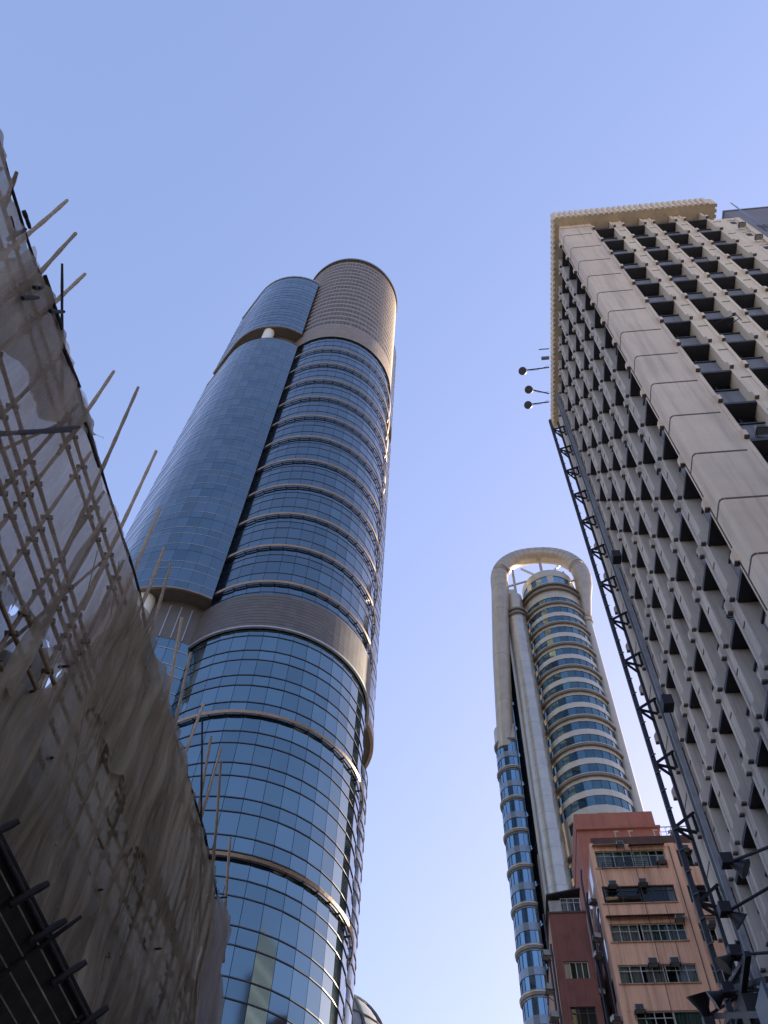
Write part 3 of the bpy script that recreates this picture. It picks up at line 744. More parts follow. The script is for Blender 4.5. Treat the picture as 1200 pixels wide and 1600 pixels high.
# top row: one long strip, two windows
window(pb, 8.97, 11.75, 43.5, 45.0, YP, 4, 'frame_green', [(0.02, 0.42, W), (0.55, 0.72, G)], 0.72)
window(pb, 11.85, 14.18, 43.5, 45.0, YP, 4, 'frame_green', [(0.05, 0.45, W)], 0.7)
window(pb, 9.0, 11.7, 40.55, 41.95, YP, 2, 'frame_dark', [], 0.75); window(pb, 11.8, 14.18, 40.55, 41.95, YP, 3, 'frame_dark', [(0.8, 1, W)], 0.75)
window(pb, 9.0, 10.95, 37.6, 38.95, YP, 3, 'frame_white', [(0.0, 1.0, W)], 0.62); window(pb, 11.15, 14.18, 37.6, 38.95, YP, 5, 'frame_white', [(0.0, 0.2, W), (0.22, 0.58, 'board_green'), (0.6, 1, G)], 0.62)
window(pb, 9.0, 12.0, 34.65, 35.95, YP, 4, 'frame_white', [(0.0, 0.2, W), (0.25, 0.5, W), (0.6, 1, W)], 0.7); window(pb, 12.1, 14.18, 34.65, 35.95, YP, 3, 'frame_white', [(0.45, 1, W)], 0.7)
window(pb, 9.5, 11.9, 31.5, 32.85, YP, 4, 'frame_white', [(0, 0.4, G)], 0.7); window(pb, 11.9, 14.1, 31.5, 32.85, YP, 1, 'frame_white', [(0, 1, 'board_green')], 1)
MB().box(8.97, 9.5, YP+0.02, YP+0.26, 31.5, 32.85).build('wall', 'peach_plaster', pb)
for (z0, z1), fr in zip(rows[:6], ('frame_dark', 'frame_dark', 'frame_white', 'frame_white', 'frame_dark', 'frame_dark')):
    window(pb, 15.15, 17.68, z0-0.06, z1-0.08, YP+0.05, 4, fr, [(0.0, 0.3, G)], 0.7)
    window(pb, 18.32, 20.9, z0-0.06, z1-0.08, YP+0.05, 4, fr, [(0.2, 0.7, W)], 0.7)
# sills, awnings, pipes
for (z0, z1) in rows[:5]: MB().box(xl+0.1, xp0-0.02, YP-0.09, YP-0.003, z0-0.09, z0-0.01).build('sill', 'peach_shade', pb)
def awning(x0, x1, z, d, m='rust', dz=0.22):
    a = MB(); n = int((x1-x0)/0.11)
    for i in range(n):
        xa = x0+(x1-x0)*i/n; xb = x0+(x1-x0)*(i+1)/n; h = 0.02*(i % 2)
        a.hexa([(xa, YP-d, z-dz+h), (xb, YP-d, z-dz+0.02-h), (xb, YP-0.01, z+0.02-h), (xa, YP-0.01, z+h)],
               [(xa, YP-d, z-dz+h+0.03), (xb, YP-d, z-dz+0.05-h), (xb, YP-0.01, z+0.05-h), (xa, YP-0.01, z+h+0.03)])
    return a.build('awning', m, pb)
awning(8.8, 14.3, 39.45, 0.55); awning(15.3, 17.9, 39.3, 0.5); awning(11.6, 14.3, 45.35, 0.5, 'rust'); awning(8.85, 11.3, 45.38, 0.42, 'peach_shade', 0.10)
pp = MB(); pp.tube([(15.3, YP-0.08, 36.0), (15.3, YP-0.08, 33.6), (15.55, YP-0.08, 33.3), (18.5, YP-0.08, 33.3)], 0.07, 8); pp.build('drainpipe', 'peach_shade', pb)
pp = MB(); pp.tube([(14.62, YP-0.07, 45.2), (14.62, YP-0.07, 10)], 0.035, 6); pp.build('cable', 'stained_bracket', pb)
for x, za, zb in ((11.78, 45.3, 30.0), (9.1, 43.3, 37.7), (13.2, 40.3, 36.1)):
    MB().tube([(x, YP-0.06, za), (x+0.03, YP-0.09, (za+zb)/2), (x, YP-0.06, zb)], 0.022, 6).build('cable', 'stained_bracket', pb)
q = MB()
for x in (9.3, 10.9, 12.4): q.bar((x, YP-0.9, 43.32), (x, YP, 43.36), 0.04)
for k in range(4): q.bar((9.2, YP-0.2-0.22*k, 43.33), (12.5, YP-0.2-0.22*k, 43.33), 0.025)
q.build('laundry_rack', 'steel_dark', pb)
# roof clutter: parapet wall, railing and the red roof room
q = MB(); q.box(8.9, 24, YP+0.12, YP+0.32, 45.55, 46.3); q.build('parapet', 'rust', pb)
q = MB()
for i in range(24): q.bar((14.4+i*0.42, YP+0.2, 46.3), (14.4+i*0.42, YP+0.2, 47.15), 0.03)
q.bar((14.4, YP+0.2, 47.15), (24, YP+0.2, 47.15), 0.05); q.bar((14.4, YP+0.2, 46.7), (24, YP+0.2, 46.7), 0.03)
q.build('railing', 'steel_dark', pb)
q = MB(); q.box(8.75, 15.75, 64, 72, 45.4, 51.6); q.box(8.7, 15.9, 63.75, 72.1, 51.6, 51.75); q.box(8.72, 15.55, 63.92, 71.9, 51.75, 53.35)
q.build('roof_room', 'red_plaster', pb)
q = MB()
for x in (10.9, 12.0, 13.9): q.bar((x, YP+0.2, 46.2), (x, YP+0.22, 46.9), 0.06); q.bar((x-0.1, YP+0.2, 46.9), (x+0.3, YP+0.2, 46.9), 0.06)
q.build('vent_pipe', 'frame_white', pb)
ac((9.75, YP-0.02, 41.75), 'air conditioner over the left end of the black window strip')
ac((11.95, YP-0.02, 41.85), 'air conditioner over the middle of the black window strip')
ac((13.75, YP-0.02, 43.7), 'air conditioner at the right corner of the top peach window', sc=0.95)
ac((10.95, YP-0.15, 45.15), 'pale air conditioner hung just under the peach roof edge', sc=0.85)
ac((13.85, YP-0.10, 38.95), 'air conditioner tucked under the right end of the long rusty awning', sc=0.9)
ac((11.3, YP-0.02, 35.75), 'left of two air conditioners on the window row below the awning row', sc=1.05)
ac((12.75, YP-0.02, 35.75), 'right of two air conditioners on the window row below the awning row', sc=1.05)
ac((9.75, YP-0.02, 32.7), 'air conditioner at the lowest peach window beside green board')
ac((15.75, YP+0.03, 44.7), 'air conditioner on the top small window behind the steel sign frame', sc=0.9)
ac((16.9, YP+0.03, 41.6), 'air conditioner on the second small window behind the steel sign frame', sc=0.9)
ac((16.0, YP+0.03, 38.5), 'air conditioner below the short rusty awning right of the pilaster', sc=0.9)
# shrubs growing on the roof edge
pl = MB()
for k in range(60):
    c = Vector((random.gauss(15.3, 0.16), YP+0.2+random.gauss(0, 0.10), 46.40+abs(random.gauss(0, 0.22)))); a = Vector((random.gauss(0, 1), random.gauss(0, 1), random.gauss(0, 1))).normalized()*0.09
    b = a.cross(Vector((random.random(), 0.3, 0.2))).normalized()*0.045; pl.face(c-a, c+b, c+a, c-b)
o = pl.build('shrub', 'plant', None); o['label'] = 'small shrub sprouting on the peach block roof edge'; o['category'] = 'plant'
MB().tube([(15.3, YP+0.2, 46.3), (15.28, YP+0.2, 46.75)], 0.02, 5).build('stem', 'rust', o)

# dark red block left of it, set lower
rbk = thing('red_block', 'dark red stained block with a glazed roof shed, lower than the peach block', 'building', (6.4, 64, 0))
YR = 60.0
wins = [(36.25, 37.5), (33.0, 34.3), (30, 31.2)]
zt = 41.25
for z0, z1 in wins: MB().box(5.0, 7.7, YR, YR+0.3, z1, zt).build('wall', 'dark_red_plaster', rbk); zt = z0
MB().box(5.0, 7.7, YR, YR+0.3, 0, zt).build('wall', 'dark_red_plaster', rbk)
MB().box(5.0, 5.55, YR+0.003, YR+0.28, 30, 37.5).build('wall', 'dark_red_plaster', rbk); MB().box(7.25, 7.7, YR+0.003, YR+0.28, 30, 37.5).build('wall', 'dark_red_plaster', rbk)
for z0, z1 in wins[:1]: window(rbk, 5.55, 7.25, z0, z1, YR, 4, 'frame_white', [(0, 0.3, W), (0.5, 1, G)], 1)
for z0, z1 in wins[1:]: window(rbk, 5.55, 7.25, z0, z1, YR, 3, 'frame_dark', [], 0.7)
MB().box(5.0, 5.25, YR+0.3, 74, 0, 41.2).build('side_wall', 'peach_shade', rbk)
MB().box(7.45, 7.7, YR+0.3, 74, 0, 41.2).build('side_wall', 'dark_red_plaster', rbk)
MB().box(5.25, 7.45, YR+1.5, YR+1.6, 0, 41.1).build('room_back', 'room_dark', rbk)
MB().box(4.95, 7.75, YR-0.06, 74, 41.2, 41.35).build('roof', 'rust', rbk)
window(rbk, 6.0, 7.5, 41.36, 42.6, YR+0.1, 3, 'frame_white', [(0.1, 0.5, W)], 0.7)
MB().box(5.1, 6.0, YR+0.1, YR+0.2, 41.36, 42.35).build('shed_wall', 'ac_white', rbk)
MB().hexa([(4.95, YR-0.3, 42.55), (7.6, YR-0.3, 43.05), (7.6, 66, 43.25), (4.95, 66, 42.75)], [(4.95, YR-0.3, 42.65), (7.6, YR-0.3, 43.15), (7.6, 66, 43.35), (4.95, 66, 42.85)]).build('shed_roof', 'frame_dark', rbk)
MB().box(5.2, 7.6, YR+1.4, YR+1.5, 41.36, 42.6).build('shed_back', 'room_dark', rbk)
# alley between them
al = thing('alley_wall', 'narrow dark red wall at the back of the alley between the two apartment blocks', 'wall', (8.2, 70, 0))
MB().box(7.7, 8.69, 69, 69.3, 0, 47.5).build('wall', 'dark_red_plaster', al)
lab = ['topmost air conditioner in the alley left of the peach block', 'dusty air conditioner high on the alley side of the peach block', 'air conditioner midway down the alley beside the red block', 'air conditioner in the alley level with the red block window', 'lowest air conditioner in the alley by the red block']
for i, (x, y, z) in enumerate([(8.35, 60.2, 41.9), (8.3, 59.3, 38.6), (7.95, 60.0, 37.6), (8.0, 60.4, 35.2), (8.2, 59.0, 32.6)]):
    ac((x, y, z), lab[i], rz=(-1.3 if i % 2 else 0.4), sc=0.95)
for i, (x, y, z) in enumerate([(4.75, 61.0, 38.4), (4.7, 61.5, 36.2), (4.7, 60.8, 33.9)]):
    ac((x, y, z), ['upper', 'middle', 'lower'][i]+' air conditioner on the left side of the dark red block', rz=-1.4, sc=1.1)
pi = thing('pipe_stack', 'bundle of black drainpipes down the alley beside the peach block', 'pipes', (8.0, 59.9, 0))
for x, y, z in ((7.85, 59.9, 44.8), (8.05, 60.5, 43.2), (8.45, 59.2, 41.0)): MB().tube([(x, y, 0), (x, y, z-1), (x+0.12, y, z)], 0.07, 8).build('pipe', 'steel_dark', pi)
pi = thing('pipe_stack', 'dark drainpipes and cage on the left edge of the dark red block', 'pipes', (4.7, 61.5, 0))
for x, y, z in ((4.85, 60.3, 39.0), (4.7, 61.2, 42.0), (4.55, 61.8, 35.0)): MB().tube([(x, y, 0), (x, y, z)], 0.08, 8).build('pipe', 'steel_dark', pi)
cg = MB()
for k in range(7): cg.bar((4.35, 60.9+k*0.2, 31), (4.35, 60.9+k*0.2, 34.5), 0.05)
for k in range(6): cg.bar((4.35, 60.9, 31+k*0.7), (4.35, 62.1, 31+k*0.7), 0.05)
for k in range(5): cg.bar((4.35, 60.9, 31+k*0.8), (4.95, 60.9, 31+k*0.8), 0.06)
cg.build('cage', 'steel_dark', pi)

# rounded mall roof low behind the office tower
dm = thing('domed_roof', 'grey ribbed dome peeping from behind the foot of the glass office tower', 'dome', (-20.6, 112, 0))
dc, dr = Vector((-22.6, 112, 53.6)), 11.4
d_ = MB(); nu, nv = 48, 14; k = len(d_.v)
for j in range(nv+1):
    ph = R(90*j/nv)
    for i in range(nu): d_.v.append((dc.x+dr*math.cos(ph)*math.cos(2*math.pi*i/nu), dc.y+dr*math.cos(ph)*math.sin(2*math.pi*i/nu), dc.z+dr*math.sin(ph)))
for j in range(nv):
    for i in range(nu): d_.f.append((j*nu+i, j*nu+(i+1) % nu, (j+1)*nu+(i+1) % nu, (j+1)*nu+i))
d_.build('shell', 'steel_pale', dm, smooth=True)
for i in range(16):
    a = 2*math.pi*i/16; pts = [(dc.x+(dr+0.1)*math.cos(R(6*j))*math.cos(a), dc.y+(dr+0.1)*math.cos(R(6*j))*math.sin(a), dc.z+(dr+0.1)*math.sin(R(6*j))) for j in range(15)]
    MB().tube(pts, 0.22, 6).build('rib', 'lamp_grey', dm)
for j in (4, 7, 10):
    ph = R(90*j/nv); pts = [(dc.x+(dr+0.05)*math.cos(ph)*math.cos(R(7.5*i)), dc.y+(dr+0.05)*math.cos(ph)*math.sin(R(7.5*i)), dc.z+(dr+0.05)*math.sin(ph)) for i in range(49)]
    MB().tube(pts, 0.12, 6).build('hoop', 'lamp_grey', dm)
MB().tube([(dc.x, dc.y, 0), (dc.x, dc.y, dc.z)], dr-0.2, 40).build('drum', 'grey_tower_wall', dm)
# ------------------------------------------------------------------ steel sign frame up the side of the concrete block
sf = thing('sign_frame', 'dark steel sign frame climbing the far edge of the concrete block', 'sign frame', (7.6, 27, 0))
A, B, C = (7.22, 27.05), (7.93, 27.75), (8.02, 26.0)
MB().box(A[0]-0.085, A[0]+0.085, A[1]-0.085, A[1]+0.085, 3, 57.5).build('rail', 'steel_dark', sf)
MB().box(B[0]-0.06, B[0]+0.06, B[1]-0.06, B[1]+0.06, 3, 58.5).build('rail', 'steel_dark', sf)
MB().box(C[0]-0.10, C[0]+0.10, C[1]-0.05, C[1]+0.05, 3, 59.5).build('rail', 'steel_pale', sf, label='pale weathered rail nearest the windows')
MB().box(C[0]-0.02, C[0]+0.12, C[1]+0.05, C[1]+0.62, 3, 59.0).build('back_panel', 'steel_dark', sf)
for k in range(18):
    z = 56.0-3.03*k; b = MB()
    b.bar((A[0], A[1], z), (8.15, A[1]+0.35, z+0.0), 0.08, 0.10); b.bar((A[0], A[1], z), (8.15, A[1]+0.2, z+0.8), 0.08, 0.10)
    b.bar((B[0], B[1], z), (A[0], A[1], z), 0.08, 0.10); b.bar((8.1, A[1]+0.3, z), (8.1, A[1]+0.3, z+0.8), 0.08, 0.10)
    b.build('bracket', 'steel_dark', sf)
for z in (36.4, 26.3):
    MB().box(7.55, 7.95, 24.4, 24.9, z, z+0.5).build('junction_box', 'lamp_black', sf)
rl = MB()
for k in range(60): rl.bar((A[0]-0.1, A[1]-0.12, 4+k*0.88), (A[0]+0.12, A[1]-0.12, 4.12+k*0.88), 0.03, 0.05)
rl.build('rivet_row', 'lamp_grey', sf)

# drum floodlights on arms at the cornice
def drum_lamp(tip, root, label, first=None):
    tip = Vector(tip); root = Vector(root)
    t = thing('floodlight', label, 'floodlight', tuple(root), 'drum floodlights on the cornice')
    MB().tube([root, tip], 0.05, 8).build('arm', 'lamp_black', t)
    d = Vector((-0.30, -0.45, -0.84)).normalized(); c = tip+Vector((0, 0, -0.12))
    h = MB().tube([c-d*0.22, c-d*0.18, c+d*0.16, c+d*0.2], [0.2, 0.27, 0.31, 0.30], 20).build('drum', 'lamp_grey', t, smooth=True)
    MB().tube([c+d*0.2, c+d*0.215], [0.29, 0.27], 20).build('lens', 'lamp_grey', h)
    y = MB(); y.bar(tip+Vector((0, 0, 0.0)), tip+Vector((0, -0.04, 0.38)), 0.09); y.bar(tip+Vector((-0.3, 0, -0.1)), tip+Vector((0.1, 0, 0.06)), 0.07); y.build('yoke', 'lamp_black', t)
    MB().tube([root+Vector((0, 0, 0.35)), (root+tip)/2+Vector((0, 0, -0.25)), tip], 0.012, 5).build('cable', 'lamp_black', t)
z = 61.5
for (a, b), nm in zip((((817, 579), (858, 574)), ((826.5, 608), (858, 615)), ((825.5, 632), (858, 628))), ('uppermost drum floodlight on the cornice arm, nearest the street corner', 'middle drum floodlight of three, on the slanting arm', 'lowest drum floodlight of three beside the cornice')):
    drum_lamp(P(*a, z=z), P(*b, z=z), nm)
# short rods and tin boxes beside them on the roof edge
v = thing('roof_vent', 'short grey vent pipe jutting from the cornice above the drum floodlights', 'vent', tuple(P(857, 560, z=61.6)))
a, b = P(846, 560, z=61.6), P(858, 559, z=61.6); MB().tube([a, b], 0.14, 10).build('pipe', 'steel_pale', v)
a, b = P(842, 546, z=61.6), P(858, 545, z=61.6); MB().tube([a, b], 0.04, 6).build('rod', 'lamp_black', v)

# bell floodlights low on the same wall
def bell_lamp(px, py, x, aim, label, s=1.0, root=None):
    c = P(px, py, x=x); d = Vector(aim).normalized()
    t = thing('floodlight', label, 'floodlight', tuple(c), 'bell floodlights low on the concrete block')
    h = MB().tube([c-d*0.42*s, c-d*0.30*s, c-d*0.1*s, c+d*0.38*s, c+d*0.40*s], [0.07*s, 0.17*s, 0.2*s, 0.46*s, 0.47*s], 20).build('bell', 'lamp_black', t, smooth=True)
    MB().tube([c+d*0.36*s, c+d*0.37*s], 0.44*s, 20).build('lens', 'lamp_grey', h)
    r = Vector(root) if root else Vector((8.3, c.y+0.5, c.z-0.1))
    MB().tube([r, c-d*0.34*s], 0.045, 8).build('arm', 'lamp_black', t)
    MB().box(*(lambda p: (p.x-0.16, p.x+0.16, p.y-0.16, p.y+0.16, p.z-0.16, p.z+0.16))(c-d*0.5*s)).build('ballast_box', 'lamp_black', t)
bell_lamp(1152, 1352, 7.0, (0.75, -0.15, -0.6), 'largest bell floodlight, highest of the dark cluster at lower right', 0.6, (8.4, 18.6, 15.9))
bell_lamp(1147, 1432, 7.0, (0.7, 0.1, -0.7), 'bell floodlight second from the top in the lower right cluster', 0.58, (8.4, 20.6, 16.2))
bell_lamp(1138, 1500, 6.9, (-0.6, 0.1, -0.5), 'bell floodlight tilted beside the two steel sign rails', 0.6, (8.4, 22.6, 15.2))
bell_lamp(1124, 1556, 6.7, (-0.75, 0.25, -0.35), 'small bell floodlight facing left over the drainpipe', 0.6, (8.3, 24.0, 15.0))
bell_lamp(1098, 1572, 6.6, (-0.2, -0.4, 0.85), 'pointed upturned floodlight at the lower left of the cluster', 0.85, (8.2, 26.5, 16.6))
lf = thing('lamp_gantry', 'tangle of dark steel bars carrying the bell floodlights at lower right', 'gantry', (7.4, 23, 0))
def seg(a, b, x, wd, nm='bar'): MB().bar(P(*a, x=x), P(*b, x=x), wd, wd).build(nm, 'steel_dark', lf)
seg((1168, 1490), (1148, 1650), 7.1, 0.16); seg((1152, 1470), (1175, 1640), 7.3, 0.12); seg((1105, 1588), (1195, 1585), 6.9, 0.16); seg((1140, 1545), (1200, 1530), 7.4, 0.14)
seg((1163, 1500), (1142, 1535), 7.2, 0.12); seg((1160, 1580), (1195, 1615), 7.2, 0.16); seg((1135, 1600), (1170, 1545), 7.5, 0.14)
MB().box(6.9, 7.6, 24.2, 24.9, 14.2, 15.0).build('junction_box', 'lamp_black', lf)
p = P(1196, 1590, x=6.2); MB().box(p.x, p.x+0.08, p.y-0.6, p.y+0.5, p.z-1.6, p.z+0.5).build('blue_board', mat('blue_board', (0.07, 0.11, 0.17), None, 0.4, scale=1), lf)
# air conditioners and window frames on the concrete block
mat('ac_dark', (0.16, 0.16, 0.165), (0.11, 0.11, 0.115), 0.6, scale=4, streak=0.4)
for (x, y, zz, rz, l) in ((10.95, 14.55, 29.2, 0, 'air conditioner in the first front window bay right of the blank corner, upper'),
                          (11.0, 14.55, 26.2, 0, 'air conditioner in the first front window bay right of the blank corner, lower'),
                          (18.5, 14.2, 55.6, 0, 'air conditioner high on the flush end wall of the concrete block'),
                          (18.5, 14.2, 52.6, 0, 'second air conditioner down the flush end wall of the concrete block'),
                          (8.55, 17.5, 23.1, -1.5708, 'air conditioner in a side window of the concrete block, upper middle'),
                          (8.5, 21.2, 17.0, -1.5708, 'air conditioner in a side window near the bell floodlights')):
    ac((x, y, zz), l, rz, 'air conditioners on the concrete block', 0.6)
# clothes-drying frame in a front bay
df = thing('drying_frame', 'thin black drying frame jutting from an upper front window', 'rack', (13.0, 14.3, 39.9))
q = MB(); q.bar((12.5, 14.4, 40.1), (13.35, 14.0, 40.1), 0.03); q.bar((13.35, 14.0, 40.1), (13.35, 14.0, 39.2), 0.03); q.bar((12.9, 14.3, 39.5), (13.35, 14.0, 39.5), 0.03); q.build('bars', 'lamp_black', df)

# ------------------------------------------------------------------ bamboo scaffold with netting on the left
mat('bamboo', (0.44, 0.32, 0.20), (0.30, 0.22, 0.14), 0.7, scale=2.5, stretch=(3, 3, 3), bump=0.3)
vary('bamboo', 0.35)
mat('bamboo_dark', (0.055, 0.045, 0.045), (0.03, 0.027, 0.03), 0.8, scale=3)
net_mat('net_pale', (0.72, 0.66, 0.63), (0.54, 0.49, 0.45), (0.70, 0.95), 0.55, 0.5)
net_mat('net_torn', (0.42, 0.385, 0.37), (0.25, 0.225, 0.20), (0.75, 0.95), 0.5, 0.6, tear=(0.63, 0.9))
net_mat('net_back', (0.48, 0.41, 0.32), (0.32, 0.265, 0.20), (0.88, 0.99), 0.62, 0.5, tear=(0.70, 0.9))
net_mat('net_khaki', (0.56, 0.465, 0.335), (0.26, 0.21, 0.145), (0.52, 0.94), 0.30, 0.45, tear=(0.70, 0.9))
net_mat('net_grey', (0.52, 0.44, 0.345), (0.33, 0.275, 0.21), (0.70, 0.95), 0.38, 0.5)
sc = thing('bamboo_scaffold', 'bamboo scaffold wrapped in torn khaki and pale netting, poles poking above', 'scaffold', (-9.4, 14, 0))
TOP = [(-6, 20.2), (1.9, 20.7), (3.6, 20.5), (4.65, 20.66), (5.95, 20.94), (7.4, 20.85), (9.75, 20.73), (12.07, 20.79), (13.3, 20.6), (14.45, 20.58), (16.8, 20.2), (18.5, 20.2), (21.1, 20.27), (23.2, 20.18), (25.7, 19.8), (27.3, 19.4), (28.4, 17.6), (29.0, 14.0)]
def top(y):
    for (a, za), (b, zb) in zip(TOP, TOP[1:]):
        if a <= y <= b: return za+(zb-za)*(y-a)/(b-a)
    return TOP[0][1] if y < TOP[0][0] else TOP[-1][1]
def pole(p, q, r=0.05, m='bamboo', bend=0.0, name='bamboo_pole', parent=None):
    p = Vector(p); q = Vector(q); pts = []; rr = []; L = (q-p).length; n = max(4, int(L/0.5)); bv = Vector((random.gauss(0, 1), random.gauss(0, 1), 0))*bend
    for i in range(n+1):
        t = i/n; pts.append(p.lerp(q, t)+bv*math.sin(math.pi*t)); rr.append(r*(1.06-0.28*t)*(1.16 if i % 2 else 0.94))
    return MB().tube(pts, rr, 7).build(name, m, parent or sc, smooth=True)
XN = -9.0
# poles sticking out above the net
ends = [((46, 362), (105, 313), 0), ((68, 422), (118, 365), 0), ((77, 480), (133, 428), 0), ((133, 647), (178, 580), 0), ((157, 738), (216, 605), 0), ((187, 828), (244, 705), 0),
        ((203, 910), (250, 795), 0), ((226, 928), (256, 857), 0), ((229, 1025), (267, 880), 0), ((254, 1135), (284, 965), 0), ((267, 1165), (298, 1020), 0), ((284, 1195), (318, 1100), 0),
        ((309, 1285), (330, 1150), 0), ((317, 1265), (345, 1170), 0), ((354, 1415), (360, 1308), 0), ((97, 530), (97, 412), 1), ((314, 1310), (316, 1125), 1), ((15, 300), (26, 269), 0), ((335, 1310), (345, 1190), 0)]
for a, b, dk in ends:
    p, q = P(*a, x=XN-0.1), P(*b, x=XN); d = (p-q); pole(p+d*0.8, q, 0.055 if not dk else 0.04, 'bamboo_dark' if dk else 'bamboo', 0.03)
# lattice: uprights and ledgers behind the net
y = -5.0; ups = []
while y < 29.0:
    zt = top(y)+0.25; ya, yb = y+random.gauss(0, 0.12), y+random.gauss(0, 0.14); o = pole((XN-0.28, ya, 5.5), (XN-0.23, yb, zt), 0.055, 'bamboo', 0.0); ups.append((ya, yb, zt)); y += 0.9
z = 7.4
while z < 20.6:
    y1 = 28.6 if z < 19 else 24.5
    za, zb = z+random.gauss(0, 0.10), min(z+random.gauss(0, 0.16), top(y1)-0.1)
    o = pole((XN-0.16, -5, za), (XN-0.16, y1, zb), 0.052, 'bamboo', 0.0)
    kn = MB()
    for ya, yb, zt in ups:
        if yb < y1-0.3 and z < zt-0.3:
            t = (z-5.5)/(zt-5.5); yy = ya+(yb-ya)*t; zz = za+(zb-za)*(yy+5)/(y1+5)
            kn.bar((XN-0.31, yy-0.05, zz-0.05), (XN-0.095, yy+0.05, zz+0.05), 0.05, 0.13)
    kn.build('lashing', mat('tie_cord', (0.12, 0.09, 0.06), None, 0.9, scale=3), o, kind='stuff'); z += 0.76
for i in range(7):      # raking braces
    y = 1+4.0*i; pole((XN-0.36, y, 9), (XN-0.34, y+3.2, top(y+3.2)-0.2), 0.045, 'bamboo', 0.05, 'brace')
# dark poles crossing the pale sheet and the upper edge
for a, b in (((-25, 680), (124, 667)), ((-25, 678), (110, 673)), ((13, 374), (40, 358)), ((15, 338), (25, 368)), ((37, 329), (47, 357)), ((70, 430), (97, 515)), ((100, 545), (125, 605)), ((133, 660), (155, 730)), ((78, 486), (100, 487)), ((35, 466), (60, 465)), ((53, 449), (66, 449))):
    p, q = P(*a, x=XN+0.12), P(*b, x=XN+0.12); pole(p, q, 0.05, 'bamboo_dark', 0.01, 'dark_pole')
for (px, py, dx) in ((100, 1041, 16), (48, 1080, 12), (78, 1184, 9), (155, 1390, 11), (245, 1482, 14), (345, 1402, 20), (78, 1184, 9)):
    p, q = P(px-dx/2, py+1, x=XN-0.1), P(px+dx/2, py, x=XN+0.25); pole(p, q, 0.035, 'bamboo_dark', 0.0, 'stub')
# edge poles along the top of the net
for (a, b) in zip(TOP[1:-2:2], TOP[3::2]): pole((XN+0.02, a[0]-0.2, a[1]-0.05), (XN+0.02, b[0]+0.2, b[1]-0.05), 0.04, 'bamboo_dark', 0.03, 'edge_pole')

def interp(pts, t):
    for (a, va), (b, vb) in zip(pts, pts[1:]):
        if a <= t <= b: return va+(vb-va)*(t-a)/(b-a)
    return pts[0][1] if t < pts[0][0] else pts[-1][1]
def sheet(name, m, y0, y1, zlo, zhi, x=0.0, amp=0.2, seed=0, res=0.09, label=None, ragged=0.25):
    """hanging sheet between two edge curves, gathered into upright creases"""
    ny = int((y1-y0)/res); nz = 120; mb = MB()
    for i in range(ny+1):
        yy = y0+(y1-y0)*i/ny; tp = top(yy)
        lo = zlo(yy)+ragged*(noise.noise((yy*0.9, seed, 1.0))+0.5*noise.noise((yy*3.1, seed, 5.0)))
        sag = 0.10*abs(math.sin(yy*math.pi/1.85+seed))
        hi = min(zhi(yy)+(ragged*noise.noise((yy*0.8, seed+3, 2.0)) if zhi(yy) < tp-0.3 else 0), tp-sag-0.02+(1.15 if x < -0.3 else 0))
        for j in range(nz+1):
            zz = lo+(max(hi, lo+0.02)-lo)*j/nz
            u = yy+0.10*(tp-zz)*noise.noise((yy*0.13+seed, 3.1, 0))
            f = noise.noise((u*1.2+seed, zz*0.10, seed))*0.5 + noise.noise((u*3.2, zz*0.14+seed, seed))*0.5 + noise.noise((u*7.5, zz*0.25, seed+4))*0.22
            r = abs(noise.noise((u*0.9+seed*2, zz*0.2, 9.2)))*0.7
            bay = -0.08*math.cos((yy/3.6+seed)*2*math.pi)*math.cos((zz/3.0)*2*math.pi)
            mb.v.append((XN+x+amp*(f+r)+bay, yy+0.06*noise.noise((zz*0.8, yy*0.5, seed)), zz))
    for i in range(ny):
        for j in range(nz):
            k = i*(nz+1)+j; mb.f.append((k, k+nz+1, k+nz+2, k+1))
    return mb.build(name, m, sc, smooth=True, label=label)
C_ = lambda v: (lambda y: v)
low = [(-6, 13.3), (8.5, 13.3), (9.9, 13.4), (10.8, 13.9), (11.6, 14.5), (12.2, 15.4), (12.6, 16.5), (13.05, 18.2), (13.4, 21.5), (40, 30)]
plow = [(4, 16.6), (8.0, 15.0), (9.0, 15.5), (10.6, 16.0), (11.6, 16.2), (12.4, 16.2), (13.0, 17.3), (13.6, 20.2), (14, 21)]
ulow = [(-5, 16.2), (2, 17.0), (5, 17.7), (7, 18.6), (8, 19.6), (8.9, 20.9)]
sheet('netting', 'net_khaki', -5, 29.0, C_(6.0), lambda y: interp(low, y), 0.0, 0.30, 1.3, label='large creased khaki net')
sheet('netting', 'net_pale', 4.2, 14.3, lambda y: interp(plow, y), C_(23), -0.5, 0.22, 4.7, label='pale translucent sheet')
net_mat('net_veil', (0.52, 0.44, 0.36), (0.40, 0.33, 0.26), (0.28, 0.62), 0.5, 0.7)
sheet('netting', 'net_veil', 4.2, 13.5, lambda y: interp(plow, y)-0.6, C_(23), 0.03, 0.18, 15.2, label='thin tan veil over the lattice', ragged=0.4)
sheet('netting', 'net_torn', 5.5, 12.9, C_(12.9), lambda y: interp(plow, y)+0.2, -0.46, 0.2, 5.9, label='torn foot of the pale sheet', ragged=0.5)
sheet('netting', 'net_grey', -5, 9.0, lambda y: interp(ulow, y), C_(22), 0.06, 0.26, 8.1, label='grey brown net at the upper left', ragged=0.5)
sheet('netting', 'net_khaki', 10.55, 11.05, lambda y: 13.6, lambda y: 19.4, -0.05, 0.35, 2.2, label='narrow bunched strip of khaki net', ragged=0.8)
sheet('netting', 'net_back', -5, 29.5, C_(6.0), lambda y: interp(low, y)+1.2, -0.62, 0.2, 12.3, label='inner tan net behind the poles')
sheet('netting', 'net_pale', 25.2, 27.3, lambda y: 14.2+(y-25.2)*0.8, lambda y: 19.5, 0.22, 0.25, 6.4, label='pale strip hanging at the far end')
